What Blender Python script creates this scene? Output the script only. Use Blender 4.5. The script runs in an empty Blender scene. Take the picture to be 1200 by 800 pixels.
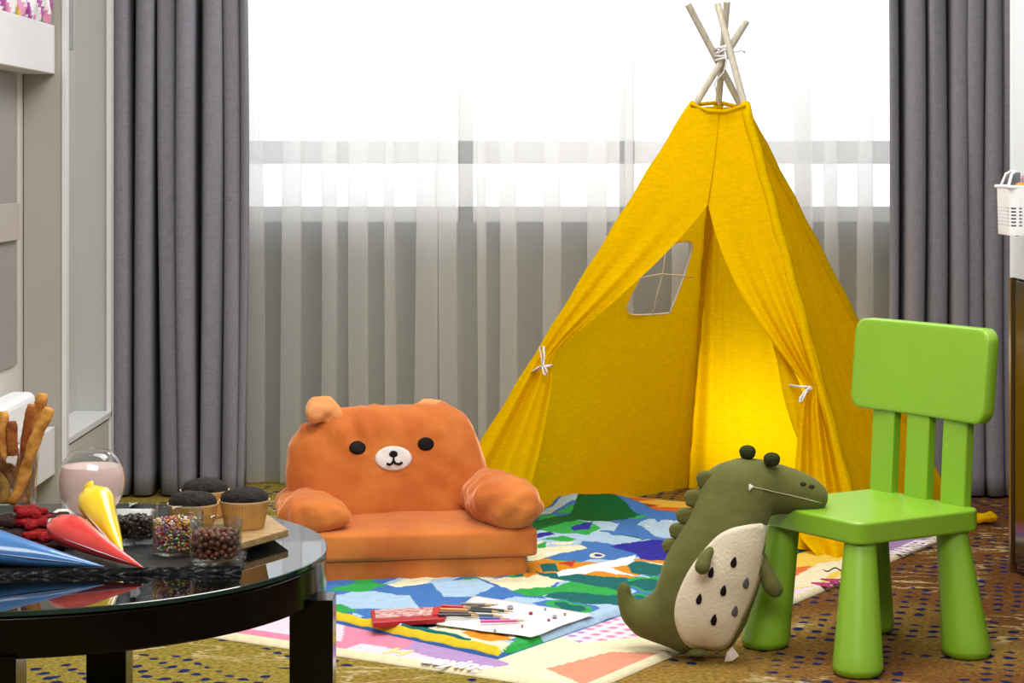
import bpy, bmesh, math, random
from math import sin, cos, pi, sqrt, radians
from mathutils import Vector, Matrix, noise
from mathutils.bvhtree import BVHTree
random.seed(7)
S = bpy.context.scene
COL = S.collection
# ---------------------------------------------------------------- camera, world, lights, exposure
F, HY, HC = 2500.0, 186.0, 1.06           # focal length (px of 1200), horizon row, eye height
cam = bpy.data.cameras.new('camera'); co = bpy.data.objects.new('camera', cam); COL.objects.link(co)
co.location = (0, 0, HC); co.rotation_euler = (pi/2, 0, 0)
cam.sensor_width = 36; cam.lens = F/1200*36; cam.shift_y = -(400-HY)/1200; cam.clip_end = 100; cam.clip_start = .05
S.camera = co
S.view_settings.view_transform = 'Standard'; S.view_settings.look = 'None'
S.view_settings.exposure = 0.0; S.view_settings.gamma = 1; S.view_settings.use_curve_mapping = False
w = bpy.data.worlds.new('sky'); S.world = w; w.use_nodes = True
bg = w.node_tree.nodes['Background']; bg.inputs[0].default_value = (.93, .965, 1, 1); bg.inputs[1].default_value = 1.7

def area(name, loc, rot, sx, sy, power, colour=(1, .97, .93)):
    l = bpy.data.lights.new(name, 'AREA'); l.shape = 'RECTANGLE'; l.size = sx; l.size_y = sy
    l.energy = power; l.color = colour
    o = bpy.data.objects.new(name, l); COL.objects.link(o); o.location = loc; o.rotation_euler = rot; return o
area('ceiling_light', (.2, 4.2, 2.6), (0, 0, 0), 1.6, 1.2, 62)
area('ceiling_light', (.0, 1.6, 2.6), (radians(22), 0, 0), 2.0, 1.2, 95)
area('ceiling_light', (.1, 6.25, 2.6), (0, 0, 0), 1.2, .5, 26)  # unseen fill, placed to shine through the tent's left panel from outside
area('floor_uplight', (.98, 6.86, .30), (radians(-80), 0, 0), .7, .4, 3.6, (1, .93, .75))

# ---------------------------------------------------------------- helpers
def lin(h):
    h = h.lstrip('#'); r = []
    for i in (0, 2, 4):
        c = int(h[i:i+2], 16)/255
        r.append(c/12.92 if c <= .04045 else ((c+.055)/1.055)**2.4)
    return (*r, 1)
def W(x, y, Y): return Vector(((x-600)*Y/F, Y, HC-(y-HY)*Y/F))
def G(x, y, h=0): return W(x, y, (HC-h)*F/(y-HY))
CAM = Vector((0, 0, HC))
def ray(x, y): return Vector(((x-600)/F, 1, -(y-HY)/F))
def onplane(x, y, P, n):
    d = ray(x, y); t = (P-CAM).dot(n)/d.dot(n); return CAM+d*t
def topx(v): return (600+F*v.x/v.y, HY+F*(HC-v.z)/v.y)

def mat(name, c, rough=.6, spec=.5, var=0, vs=20, c2=None, bump=0, bs=200, metal=0, sheen=0, trans=0, ior=1.45, coat=0, emit=0, stretch=None, detail=3):
    m = bpy.data.materials.new(name); m.use_nodes = True
    nt = m.node_tree; b = nt.nodes['Principled BSDF']
    c = lin(c) if isinstance(c, str) else c
    b.inputs['Base Color'].default_value = c; b.inputs['Roughness'].default_value = rough
    b.inputs['Specular IOR Level'].default_value = spec; b.inputs['Metallic'].default_value = metal
    b.inputs['IOR'].default_value = ior; b.inputs['Transmission Weight'].default_value = trans
    b.inputs['Sheen Weight'].default_value = sheen; b.inputs['Coat Weight'].default_value = coat
    b.inputs['Coat Roughness'].default_value = .03
    if var or c2 or bump:
        tc = nt.nodes.new('ShaderNodeTexCoord'); vec = tc.outputs['Object']
        if stretch:
            mp = nt.nodes.new('ShaderNodeMapping'); mp.inputs['Scale'].default_value = stretch
            nt.links.new(vec, mp.inputs[0]); vec = mp.outputs[0]
    if var or c2:
        n = nt.nodes.new('ShaderNodeTexNoise'); n.inputs['Scale'].default_value = vs; n.inputs['Detail'].default_value = detail
        nt.links.new(vec, n.inputs['Vector'])
        r = nt.nodes.new('ShaderNodeValToRGB'); nt.links.new(n.outputs['Fac'], r.inputs[0])
        if c2: d2 = lin(c2); lo, hi = c, d2
        else: lo = tuple(x*(1-var) for x in c[:3])+(1,); hi = tuple(min(1, x*(1+var)) for x in c[:3])+(1,)
        r.color_ramp.elements[0].position = .35; r.color_ramp.elements[1].position = .65
        r.color_ramp.elements[0].color = lo; r.color_ramp.elements[1].color = hi
        nt.links.new(r.outputs[0], b.inputs['Base Color'])
    if bump:
        n = nt.nodes.new('ShaderNodeTexNoise'); n.inputs['Scale'].default_value = bs; n.inputs['Detail'].default_value = 4
        nt.links.new(vec, n.inputs['Vector'])
        bp = nt.nodes.new('ShaderNodeBump'); bp.inputs['Strength'].default_value = bump; bp.inputs['Distance'].default_value = .01
        nt.links.new(n.outputs['Fac'], bp.inputs['Height']); nt.links.new(bp.outputs[0], b.inputs['Normal'])
    return m

def tag(o, label=None, cat=None, group=None, kind=None):
    if label: o['label'] = label
    if cat: o['category'] = cat
    if group: o['group'] = group
    if kind: o['kind'] = kind
    return o
def thing(name, loc, label, cat, group=None):
    o = bpy.data.objects.new(name, None); COL.objects.link(o); o.location = loc; o.empty_display_size = .05
    return tag(o, label, cat, group)
def wloc(o):
    v = Vector((0, 0, 0))
    while o: v += o.location; o = o.parent
    return v
def mk(name, V, Fc, m, parent=None, smooth=False, origin=None, fm=None, bevel=0, subsurf=0, solid=0):
    me = bpy.data.meshes.new(name)
    if parent is not None: off = wloc(parent)
    elif origin is not None: off = Vector(origin)
    else: off = Vector((0, 0, 0))
    me.from_pydata([tuple(Vector(v)-off) for v in V], [], Fc)
    for mm in (m if isinstance(m, (list, tuple)) else [m]): me.materials.append(mm)
    if fm: me.polygons.foreach_set('material_index', fm)
    if smooth: me.polygons.foreach_set('use_smooth', [True]*len(me.polygons))
    me.update()
    bm = bmesh.new(); bm.from_mesh(me); bmesh.ops.recalc_face_normals(bm, faces=bm.faces); bm.to_mesh(me); bm.free()
    o = bpy.data.objects.new(name, me); COL.objects.link(o)
    if parent is not None: o.parent = parent
    elif origin is not None: o.location = origin
    if solid: q = o.modifiers.new('solid', 'SOLIDIFY'); q.thickness = solid; q.offset = 0
    if bevel:
        q = o.modifiers.new('bevel', 'BEVEL'); q.width = bevel; q.segments = 3; q.limit_method = 'ANGLE'
    if subsurf: q = o.modifiers.new('sub', 'SUBSURF'); q.levels = q.render_levels = subsurf
    return o
def boxg(x0, x1, y0, y1, z0, z1):
    V = [Vector((x, y, z)) for x in (x0, x1) for y in (y0, y1) for z in (z0, z1)]
    return V, [(0, 1, 3, 2), (4, 6, 7, 5), (0, 4, 5, 1), (2, 3, 7, 6), (0, 2, 6, 4), (1, 5, 7, 3)]
def join(*gs):
    V, Fc = [], []
    for v, f in gs:
        n = len(V); V += list(v); Fc += [tuple(i+n for i in q) for q in f]
    return V, Fc
def xf(g, M): return [M @ Vector(v) for v in g[0]], g[1]
def lathe(prof, n=32, c=(0, 0, 0), cap=True):
    V, Fc = [], []; c = Vector(c)
    for r, z in prof:
        for i in range(n): a = 2*pi*i/n; V.append(c+Vector((r*cos(a), r*sin(a), z)))
    for k in range(len(prof)-1):
        for i in range(n): j = (i+1) % n; Fc.append((k*n+i, k*n+j, (k+1)*n+j, (k+1)*n+i))
    if cap: Fc.append(tuple(range(n))[::-1]); Fc.append(tuple(range((len(prof)-1)*n, len(prof)*n)))
    return V, Fc
def tube(path, r, n=8, cap=True, closed=False, flat=1.0):
    path = [Vector(p) for p in path]; V, Fc = [], []
    N = len(path); rr = r if isinstance(r, (list, tuple)) else [r]*N
    up = None
    for k, p in enumerate(path):
        a = path[(k-1) % N] if (k or closed) else p; b = path[(k+1) % N] if (k < N-1 or closed) else p
        t = (b-a).normalized()
        if up is None: up = t.orthogonal().normalized()
        up = (up-t*up.dot(t)).normalized(); s = t.cross(up)
        for i in range(n):
            an = 2*pi*i/n; V.append(p+(up*cos(an)+s*sin(an)*flat)*rr[k])
    for k in range(N if closed else N-1):
        for i in range(n):
            j = (i+1) % n; k2 = (k+1) % N
            Fc.append((k*n+i, k*n+j, k2*n+j, k2*n+i))
    if cap and not closed: Fc.append(tuple(range(n))[::-1]); Fc.append(tuple(range((N-1)*n, N*n)))
    return V, Fc
def grid(fn, nu, nv):
    V = [fn(i/nu, j/nv) for j in range(nv+1) for i in range(nu+1)]
    Fc = [(j*(nu+1)+i, j*(nu+1)+i+1, (j+1)*(nu+1)+i+1, (j+1)*(nu+1)+i) for j in range(nv) for i in range(nu)]
    return V, Fc
def interp(pts, t):
    # smooth polyline interpolation (Catmull-Rom), t 0..1 over index
    n = len(pts)-1; x = min(max(t, 0), 1)*n; i = min(int(x), n-1); f = x-i
    P = lambda k: Vector(pts[min(max(k, 0), n)])
    a, b, c, d = P(i-1), P(i), P(i+1), P(i+2)
    return .5*((2*b)+(c-a)*f+(2*a-5*b+4*c-d)*f*f+(3*b-a-3*c+d)*f**3)
def rbox(x0, x1, y0, y1, z0, z1, r, seg=6):
    # box with rounded vertical corners
    pts = []
    for cx, cy, a0 in ((x1-r, y1-r, 0), (x0+r, y1-r, pi/2), (x0+r, y0+r, pi), (x1-r, y0+r, 1.5*pi)):
        for k in range(seg+1): a = a0+pi/2*k/seg; pts.append((cx+r*cos(a), cy+r*sin(a)))
    n = len(pts); V = [Vector((p[0], p[1], z)) for z in (z0, z1) for p in pts]
    Fc = [(i, (i+1) % n, n+(i+1) % n, n+i) for i in range(n)]+[tuple(range(n))[::-1], tuple(range(n, 2*n))]
    return V, Fc
def inside(p, poly):
    x, y = p; c = False; n = len(poly); j = n-1
    for i in range(n):
        xi, yi = poly[i][0], poly[i][1]; xj, yj = poly[j][0], poly[j][1]
        if (yi > y) != (yj > y) and x < (xj-xi)*(y-yi)/(yj-yi)+xi: c = not c
        j = i
    return c
def blob(name, balls, voxel, m, parent, smooth=6, wr=0, ws=20, origin=None):
    """balls: (centre, (rx,ry,rz)) merged to one smooth skin by voxel remesh"""
    V, Fc = [], []
    bm = bmesh.new()
    for c, r in balls:
        if not isinstance(r, tuple): r = (r, r, r)
        M = Matrix.Translation(Vector(c)) @ Matrix.Diagonal((*r, 1))
        bmesh.ops.create_icosphere(bm, subdivisions=3, radius=1, matrix=M)
    me = bpy.data.meshes.new('tmp'); bm.to_mesh(me); bm.free()
    t = bpy.data.objects.new('tmp', me); COL.objects.link(t)
    q = t.modifiers.new('r', 'REMESH'); q.mode = 'VOXEL'; q.voxel_size = voxel
    q = t.modifiers.new('s', 'SMOOTH'); q.factor = .6; q.iterations = smooth
    dg = bpy.context.evaluated_depsgraph_get(); ev = t.evaluated_get(dg); em = ev.to_mesh()
    V = [v.co.copy() for v in em.vertices]; N = [v.normal.copy() for v in em.vertices]
    Fc = [tuple(p.vertices) for p in em.polygons]
    ev.to_mesh_clear(); bpy.data.objects.remove(t)
    if wr: V = [v+n*wr*(noise.noise(v*ws)+.2*noise.noise(v*ws*2.3)) for v, n in zip(V, N)]
    o = mk(name, V, Fc, m, parent, smooth=True, origin=origin)
    return o, BVHTree.FromPolygons(V, Fc)
def patch(name, outl, bvh, m, parent, off=.002, rings=6, dome=0):
    """a piece of cloth laid on a surface: outline in view rays, dropped on the surface"""
    cx = sum(p[0] for p in outl)/len(outl); cy = sum(p[1] for p in outl)/len(outl)
    V, Fc = [], []; n = len(outl)
    def hit(x, y, k):
        h = bvh.ray_cast(CAM, ray(x, y).normalized())
        return h[0]+h[1]*k if h[0] is not None else None
    def safe(x, y, k):
        for s in range(40):
            h = hit(x, y, k)
            if h is not None: return h
            x += (cx-x)*.03; y += (cy-y)*.03
        return CAM+ray(x, y)
    for k in range(rings+1):
        r = 1-k/(rings+1)
        for p in outl: V.append(safe(cx+(p[0]-cx)*r, cy+(p[1]-cy)*r, off+dome*sqrt(1-r*r)))
    V.append(safe(cx, cy, off+dome))
    for k in range(rings):
        for i in range(n): j = (i+1) % n; Fc.append((k*n+i, k*n+j, (k+1)*n+j, (k+1)*n+i))
    for i in range(n): Fc.append((rings*n+i, rings*n+(i+1) % n, (rings+1)*n))
    # skirt down into the surface
    b = len(V)
    for p in outl: V.append(safe(p[0], p[1], -.003))
    for i in range(n): j = (i+1) % n; Fc.append((i, b+i, b+j, j))
    return mk(name, V, Fc, m, parent, smooth=True)
def ell(cx, cy, rx, ry, n=24, rot=0):
    return [(cx+rx*cos(a)*cos(rot)-ry*sin(a)*sin(rot), cy+rx*cos(a)*sin(rot)+ry*sin(a)*cos(rot)) for a in [2*pi*i/n for i in range(n)]]
def smoothpoly(pts, n=4):
    m_ = len(pts); out = []
    for i in range(m_):
        P = [Vector((*pts[(i+k) % m_], 0)) for k in (-1, 0, 1, 2)]
        for j in range(n):
            f = j/n; a, b, c, d = P
            v = .5*((2*b)+(c-a)*f+(2*a-5*b+4*c-d)*f*f+(3*b-a-3*c+d)*f**3); out.append((v.x, v.y))
    return out
def inflate(outl, n, T, rings=14, p=2.4, back=None):
    c = sum(outl, Vector())/len(outl); V, Fc = [], []; N = len(outl)
    back = T if back is None else back
    for side, TT in ((1, T), (-1, back)):
        b = len(V)
        for k in range(rings):
            r = cos(pi/2*k/rings)
            for q in outl: V.append(c+(q-c)*r+n*side*TT*(1-r**p)**(1/2.0)*1.0)
        V.append(c+n*side*TT)
        for k in range(rings-1):
            for i in range(N): j = (i+1) % N; Fc.append((b+k*N+i, b+k*N+j, b+(k+1)*N+j, b+(k+1)*N+i))
        for i in range(N): Fc.append((b+(rings-1)*N+i, b+(rings-1)*N+(i+1) % N, b+rings*N))
    return V, Fc, N*rings+1
def weld(V, Fc, d=1e-5):
    me = bpy.data.meshes.new('t'); me.from_pydata([tuple(v) for v in V], [], Fc)
    bm = bmesh.new(); bm.from_mesh(me); bmesh.ops.remove_doubles(bm, verts=bm.verts, dist=d)
    bmesh.ops.recalc_face_normals(bm, faces=bm.faces)
    bm.verts.ensure_lookup_table(); bm.normal_update()
    V = [v.co.copy() for v in bm.verts]; N = [v.normal.copy() for v in bm.verts]; Fc = [tuple(v.index for v in f.verts) for f in bm.faces]
    bm.free(); bpy.data.meshes.remove(me); return V, Fc, N
def struct(name, V, Fc, m, parent=None, **k):
    o = mk(name, V, Fc, m, parent, **k)
    if parent is None: o['kind'] = 'structure'
    return o

# ---------------------------------------------------------------- room
def carpet_mat():
    m = bpy.data.materials.new('patterned_carpet'); m.use_nodes = True; nt = m.node_tree; N = nt.nodes; L = nt.links
    b = N['Principled BSDF']; b.inputs['Roughness'].default_value = 1; b.inputs['Specular IOR Level'].default_value = .05
    tc = N.new('ShaderNodeTexCoord')
    def nz(scale, det=3, stretch=None):
        n = N.new('ShaderNodeTexNoise'); n.inputs['Scale'].default_value = scale; n.inputs['Detail'].default_value = det
        if stretch:
            mp = N.new('ShaderNodeMapping'); mp.inputs['Scale'].default_value = stretch; L.new(tc.outputs['Object'], mp.inputs[0]); L.new(mp.outputs[0], n.inputs['Vector'])
        else: L.new(tc.outputs['Object'], n.inputs['Vector'])
        return n.outputs['Fac']
    def ramp(f, *st):
        r = N.new('ShaderNodeValToRGB'); L.new(f, r.inputs[0]); e = r.color_ramp.elements
        e[0].position, e[0].color = st[0]; e[1].position, e[1].color = st[-1]
        for s in st[1:-1]: q = e.new(s[0]); q.color = s[1]
        return r.outputs[0]
    def M(op, a, c=None, d=None):
        n = N.new('ShaderNodeMath'); n.operation = op
        for i, v in enumerate((a, c, d)):
            if v is None: continue
            if isinstance(v, (int, float)): n.inputs[i].default_value = v
            else: L.new(v, n.inputs[i])
        return n.outputs[0]
    def mix(f, a, c, bl='MIX'):
        n = N.new('ShaderNodeMix'); n.data_type = 'RGBA'; n.blend_type = bl
        if isinstance(f, (int, float)): n.inputs[0].default_value = f
        else: L.new(f, n.inputs[0])
        for i, v in ((6, a), (7, c)):
            if isinstance(v, tuple): n.inputs[i].default_value = v
            else: L.new(v, n.inputs[i])
        return n.outputs[2]
    sep = N.new('ShaderNodeSeparateXYZ'); L.new(tc.outputs['Object'], sep.inputs[0])
    X, Y = sep.outputs[0], sep.outputs[1]
    big = nz(1.6, 3)
    bias = M('ADD', big, M('MULTIPLY', M('SUBTRACT', X, .35), .30))
    base = ramp(bias, (.38, lin('8d7d38')), (.50, lin('907238')), (.62, lin('76502a')), (.85, lin('664222')))
    fine = nz(90, 4); base = mix(.75, base, ramp(fine, (.3, (.35, .33, .3, 1)), (.7, (1.5, 1.5, 1.45, 1))), 'MULTIPLY')
    # cream brush strokes
    st = nz(6, 4, (1, 2.4, 1)); stm = ramp(M('ABSOLUTE', M('SUBTRACT', st, .5)), (.008, (1, 1, 1, 1)), (.03, (0, 0, 0, 1)))
    gate = ramp(nz(2.1, 2), (.50, (0, 0, 0, 1)), (.56, (1, 1, 1, 1)))
    base = mix(M('MULTIPLY', M('MULTIPLY', stm, gate), ramp(nz(60, 2), (.35, (0, 0, 0, 1)), (.5, (1, 1, 1, 1)))), base, lin('b9a67a'))
    # rings of blue dashes
    cx, cy = 1.75, 6.6
    dx, dy = M('SUBTRACT', X, cx), M('SUBTRACT', Y, cy)
    r = M('SQRT', M('ADD', M('MULTIPLY', dx, dx), M('MULTIPLY', dy, dy))); a = M('ARCTAN2', dy, dx)
    wob = M('MULTIPLY', nz(5, 2), 2.2)
    rr = M('ADD', M('DIVIDE', r, .058), wob); rf = M('SUBTRACT', M('FRACT', rr), .5); ri = M('FLOOR', rr)
    aa = M('ADD', M('MULTIPLY', a, M('MULTIPLY', ri, 1.3)), M('MULTIPLY', ri, .37)); af = M('SUBTRACT', M('FRACT', aa), .5)
    d = M('SQRT', M('ADD', M('POWER', M('ABSOLUTE', M('MULTIPLY', rf, 1.15)), 2), M('POWER', M('ABSOLUTE', M('MULTIPLY', af, .85)), 2)))
    d = M('ADD', d, M('MULTIPLY', nz(38, 2), .42))
    dots = ramp(d, (.41, (1, 1, 1, 1)), (.47, (0, 0, 0, 1)))
    gate2 = ramp(nz(3.1, 3, (1, 1.3, 1)), (.465, (0, 0, 0, 1)), (.49, (1, 1, 1, 1)))
    base = mix(M('MULTIPLY', dots, gate2), base, lin('1d2450'))
    L.new(base, b.inputs['Base Color'])
    bp = N.new('ShaderNodeBump'); bp.inputs['Strength'].default_value = .8; bp.inputs['Distance'].default_value = .006
    L.new(nz(260, 3), bp.inputs['Height']); L.new(bp.outputs[0], b.inputs['Normal'])
    return m
M_carpet = carpet_mat()
M_wall = mat('painted_wall', 'c9c8c4', .8, .2, var=.03, vs=3)
M_ceil = mat('white_ceiling', 'efeeea', .9, .1, var=.02, vs=3)
M_sillwall = mat('grey_sill_wall', '70756f', .8, .2, var=.04, vs=4)
XL, XR, YB, YF, ZC = -1.36, 2.3, 7.1, -1.6, 2.75
struct('floor', *boxg(-3.2, XR, YF, YB+.15, -.05, 0), M_carpet)
struct('ceiling', *boxg(-3.2, XR, YF, YB+.15, ZC, ZC+.05), M_ceil)
struct('wall_left', *boxg(XL-.1, XL, 2.6, YB, 0, ZC), M_wall)
struct('wall_left', *boxg(-3.2, -3.1, YF, 2.6, 0, ZC), M_wall)
struct('wall_left', *boxg(-3.1, XL-.1, 2.6, 2.7, 0, ZC), M_wall)
struct('wall_right', *boxg(XR, XR+.1, YF, YB, 0, ZC), M_wall)
struct('wall_front', *boxg(-3.2, XR, YF-.1, YF, 0, ZC), M_wall)
wx0, wx1, wz0, wz1 = -1.05, 1.62, .85, 2.55
struct('wall_back', *join(boxg(XL-.1, XR, YB, YB+.15, 0, wz0), boxg(XL-.1, XR, YB, YB+.15, wz1, ZC),
       boxg(XL-.1, wx0, YB, YB+.15, wz0, wz1), boxg(wx1, XR, YB, YB+.15, wz0, wz1)), M_sillwall)
M_frame = mat('white_window_frame', 'dfe3e6', .5, .4, var=.02, vs=5)
M_rail = mat('dark_window_rail', '3d4148', .5, .4, var=.05, vs=10)
def thin_glass(name, refl=1.45, tint='ffffff', g=1.0):
    m = bpy.data.materials.new(name); m.use_nodes = True; nt = m.node_tree; N = nt.nodes; L = nt.links
    for n in list(N): N.remove(n)
    out = N.new('ShaderNodeOutputMaterial'); t = N.new('ShaderNodeBsdfTransparent'); t.inputs[0].default_value = lin(tint)
    gl = N.new('ShaderNodeBsdfGlossy'); gl.inputs['Roughness'].default_value = .02; lw = N.new('ShaderNodeLayerWeight'); lw.inputs[0].default_value = .5; fp = N.new('ShaderNodeMath'); fp.operation = 'POWER'; fp.inputs[1].default_value = 3.5; L.new(lw.outputs['Facing'], fp.inputs[0]); fr = N.new('ShaderNodeMath'); fr.operation = 'MULTIPLY_ADD'; fr.inputs[1].default_value = .75; fr.inputs[2].default_value = ((refl-1)/(refl+1))**2; L.new(fp.outputs[0], fr.inputs[0])
    mu = N.new('ShaderNodeMath'); mu.operation = 'MULTIPLY'; mu.inputs[1].default_value = g; L.new(fr.outputs[0], mu.inputs[0])
    mx = N.new('ShaderNodeMixShader'); L.new(mu.outputs[0], mx.inputs[0]); L.new(t.outputs[0], mx.inputs[1]); L.new(gl.outputs[0], mx.inputs[2]); L.new(mx.outputs[0], out.inputs[0])
    return m
M_pane = thin_glass('window_pane', 1.2)
win = struct('window_1', *join(boxg(wx0, wx1, YB+.04, YB+.09, wz0, wz0+.05), boxg(wx0, wx1, YB+.04, YB+.09, wz1-.05, wz1),
       boxg(wx0, wx0+.05, YB+.04, YB+.09, wz0, wz1), boxg(wx1-.05, wx1, YB+.04, YB+.09, wz0, wz1),
       boxg(wx0, wx1, YB+.04, YB+.09, 1.043, 1.12), boxg(-.18, -.13, YB+.04, YB+.09, wz0, wz1), boxg(.36, .41, YB+.04, YB+.09, wz0, wz1), boxg(.95, 1.0, YB+.04, YB+.09, wz0, wz1)), M_frame)
mk('glass_pane', *boxg(wx0+.02, wx1-.02, YB+.06, YB+.066, wz0+.02, wz1-.02), M_pane, win)
struct('trim_1', *boxg(wx0-.1, wx1+.1, YB-.05, YB+.04, .812, .85), M_rail, bevel=.004)

# built-in joinery on the left
M_white = mat('white_lacquer', 'd8dade', .35, .4, var=.02, vs=2)
M_panel = mat('grey_lacquer_panel', 'aaa59e', .5, .35, var=.02, vs=2)
M_panel2 = mat('light_grey_panel', 'babcb9', .5, .35, var=.02, vs=2)
XU = -1.238
cab = thing('niche_cabinet', (-1.30, 6.25, 0), 'tall pale built-in niche with low ledge and drawer beside the left grey curtain', 'cabinet')
mk('partition_panel', *boxg(XL+.003, XU-.012, 5.93, 5.955, 0, 2.6), M_panel, cab)
mk('edge_trim', *boxg(XU-.012, XU, 5.925, 5.96, 0, 2.6), M_white, cab)
mk('far_panel', *boxg(XL+.003, XU-.012, 6.60, 6.625, .0, 2.6), M_panel2, cab)
mk('far_edge_trim', *boxg(XU-.014, XU, 6.585, 6.63, 0, 2.6), M_white, cab)
mk('ledge', *boxg(XL+.003, XU, 5.955, 6.60, .262, .281), M_white, cab, bevel=.002)
mk('drawer_front', *boxg(XU-.03, XU-.006, 5.965, 6.595, .03, .255), M_panel2, cab, bevel=.002)
mk('niche_back', *boxg(XL+.003, XL+.01, 5.955, 6.60, .281, 2.6), M_panel2, cab)
mk('pull_groove', *boxg(XU-.010, XU-.001, 5.965, 6.03, 1.367, 1.9), mat('grey_groove', '8d8f92', .5), cab)
shelf = thing('wall_shelf', (-1.31, 5.5, 1.295), 'white box shelf on the left wall holding a row of colourful wrapped sweets', 'shelf')
mk('shelf_box', *boxg(XL, -1.269, 4.95, 5.925, 1.295, 1.43), M_white, shelf, bevel=.003)
low = thing('floating_drawer', (-1.31, 5.5, .185), 'white floating drawer box low on the left wall behind the breadsticks', 'drawer')
mk('drawer_box', *boxg(XL, -1.269, 4.95, 5.925, .185, .3175), M_white, low, bevel=.003)
pan = thing('wall_panelling', (-1.355, 5.5, .32), 'grey framed wall panelling between the two white boxes at left', 'panelling')
mk('upright_board', *boxg(XL, XL+.008, 4.9, 5.83, .5, 1.29), mat('mid_grey_panel', '918f8d', .6, .3, var=.03, vs=3), pan)
mk('cross_rail', *boxg(XL+.008, XL+.02, 4.9, 5.81, .84, .94), M_panel, pan, bevel=.002)
cu, cuf = rbox(-1.352, -1.275, 5.1, 5.72, 0, .12, .02)
mk('seat_cushion', [v+Vector((0, 0, .3175)) for v in cu], cuf, mat('white_cushion_cloth', 'e6e8ee', .9, .1, bump=.2, bs=60), origin=(-1.31, 5.4, .3175), bevel=.03)
tag(bpy.data.objects['seat_cushion'], 'white rounded cushion on the low floating drawer at the left edge', 'cushion')
# wrapped sweets
M_sw = [mat('sweet_white', 'e9e6ea', .35, .5), mat('sweet_purple', 'a64fa0', .35, .5), mat('sweet_green', '4f9a45', .35, .5), mat('sweet_yellow', 'e3cf3a', .35, .5), mat('sweet_pink', 'd98fb8', .35, .5)]
for k in range(6):
    Y = 5.86-.105*k; x0 = -1.285
    V, Fc, fm = [], [], []
    n = 14; rows = 22; c = k % 3
    for j in range(rows+1):
        t = j/rows; z = 1.43+.115*t; tw = 4.5*t+k
        R = .030*(sin(pi*min(1, t*.9+.12))**.5)+.004
        for i in range(n):
            a = 2*pi*i/n; q = R*(1+.28*cos(4*(a)+tw*2)); V.append(Vector((x0+q*cos(a+tw*.2)*.55, Y+q*sin(a+tw*.2)*1.3, z)))
    for j in range(rows):
        for i in range(n):
            Fc.append((j*n+i, j*n+(i+1) % n, (j+1)*n+(i+1) % n, (j+1)*n+i)); fm.append([0, 1, 0, 2+(k % 2), 4][int((i+j*.45+c*3)/14*5) % 5])
    Fc += [tuple(range(n))[::-1], tuple(range(rows*n, rows*n+n))]; fm += [0, 0]
    o = mk('wrapped_sweet', V, Fc, M_sw, smooth=True, origin=(x0, Y, 1.43), fm=fm)
    ords = ['nearest the tall cabinet', 'second from the tall cabinet', 'third from the tall cabinet', 'fourth from the tall cabinet', 'fifth from the tall cabinet', 'farthest from the tall cabinet']
    tag(o, 'colourful twisted wrapped sweet on the white shelf, '+ords[k], 'sweet', 'wrapped sweets on the wall shelf')

# right hand cabinet, fridge, basket
XC = 1.283
M_cabw = mat('cool_white_cabinet', 'd5dae0', .3, .5, var=.02, vs=2)
rc = thing('tall_cabinet', (1.5, 4.95, 0), 'tall cabinet at the right edge, white above and black below', 'cabinet')
mk('upper_panel', *boxg(XC, 1.7, 4.4, 5.475, .756, 2.4), M_cabw, rc, bevel=.002)
mk('black_door', *boxg(XC, 1.7, 4.4, 5.46, .03, .75), mat('black_gloss_door', '15120f', .12, .5, var=.2, vs=3), rc, bevel=.002)
mk('brass_strip', *boxg(XC-.006, XC+.01, 5.462, 5.482, .0, .756), mat('brass_trim', 'b39a63', .3, .5, metal=1), rc)
mk('white_strip', *boxg(XC-.004, XC+.003, 5.462, 5.480, .756, 2.4), M_frame, rc)
g = lathe([(.004, 0), (.004, .012), (.009, .014), (.009, .022), (.004, .025)], 16)
mk('chrome_knob', *xf(g, Matrix.Translation((XC-.002, 5.33, .875)) @ Matrix.Rotation(-pi/2, 4, 'Y')), mat('chrome', 'c8c8c8', .15, .5, metal=1), rc, smooth=True)
bk = thing('plastic_basket', (1.235, 5.17, .877), 'white plastic basket of craft supplies hung on the tall cabinet', 'basket')
bx0, bx1, by0, by1, bz0, bz1 = 1.190, 1.280, 5.10, 5.25, .877, .993
M_pl = mat('white_plastic', 'e9e9ea', .35, .5, var=.01, vs=4)
# wall of the basket with punched holes
def basket_wall():
    V, Fc = [], []
    ring = []
    r = .022
    def corner(cx, cy, a0, n=5): return [(cx+r*cos(a0+pi/2*k/n), cy+r*sin(a0+pi/2*k/n)) for k in range(n+1)]
    base = corner(bx1-r, by1-r, 0)+corner(bx0+r, by1-r, pi/2)+corner(bx0+r, by0+r, pi)+corner(bx1-r, by0+r, 1.5*pi)
    dense = []
    for i in range(len(base)):
        a, b = Vector(base[i]), Vector(base[(i+1) % len(base)]); n = max(1, int((b-a).length/.004))
        for k in range(n): dense.append(a.lerp(b, k/n))
    n = len(dense); zs = [bz0+(bz1-bz0)*k/28 for k in range(29)]
    for k, z in enumerate(zs):
        s = 1-.05*(1-k/28)
        for p in dense: V.append(Vector(((bx0+bx1)/2+(p.x-(bx0+bx1)/2)*s, (by0+by1)/2+(p.y-(by0+by1)/2)*s, z)))
    for k in range(28):
        for i in range(n):
            hole = 4 <= k <= 16 and k % 2 == 1 and (i % 3) != 0 and (dense[i].x < bx0+.055)
            if not hole: Fc.append((k*n+i, k*n+(i+1) % n, (k+1)*n+(i+1) % n, (k+1)*n+i))
    Fc.append(tuple(range(n)))
    return V, Fc
mk('basket_body', *basket_wall(), M_pl, bk, solid=.002)
rim = [(bx0, by0), (bx1, by0), (bx1, by1), (bx0, by1)]
mk('basket_rim', *tube([(x, y, bz1) for x, y in rim], .004, 6, closed=True), M_pl, bk)
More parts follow.
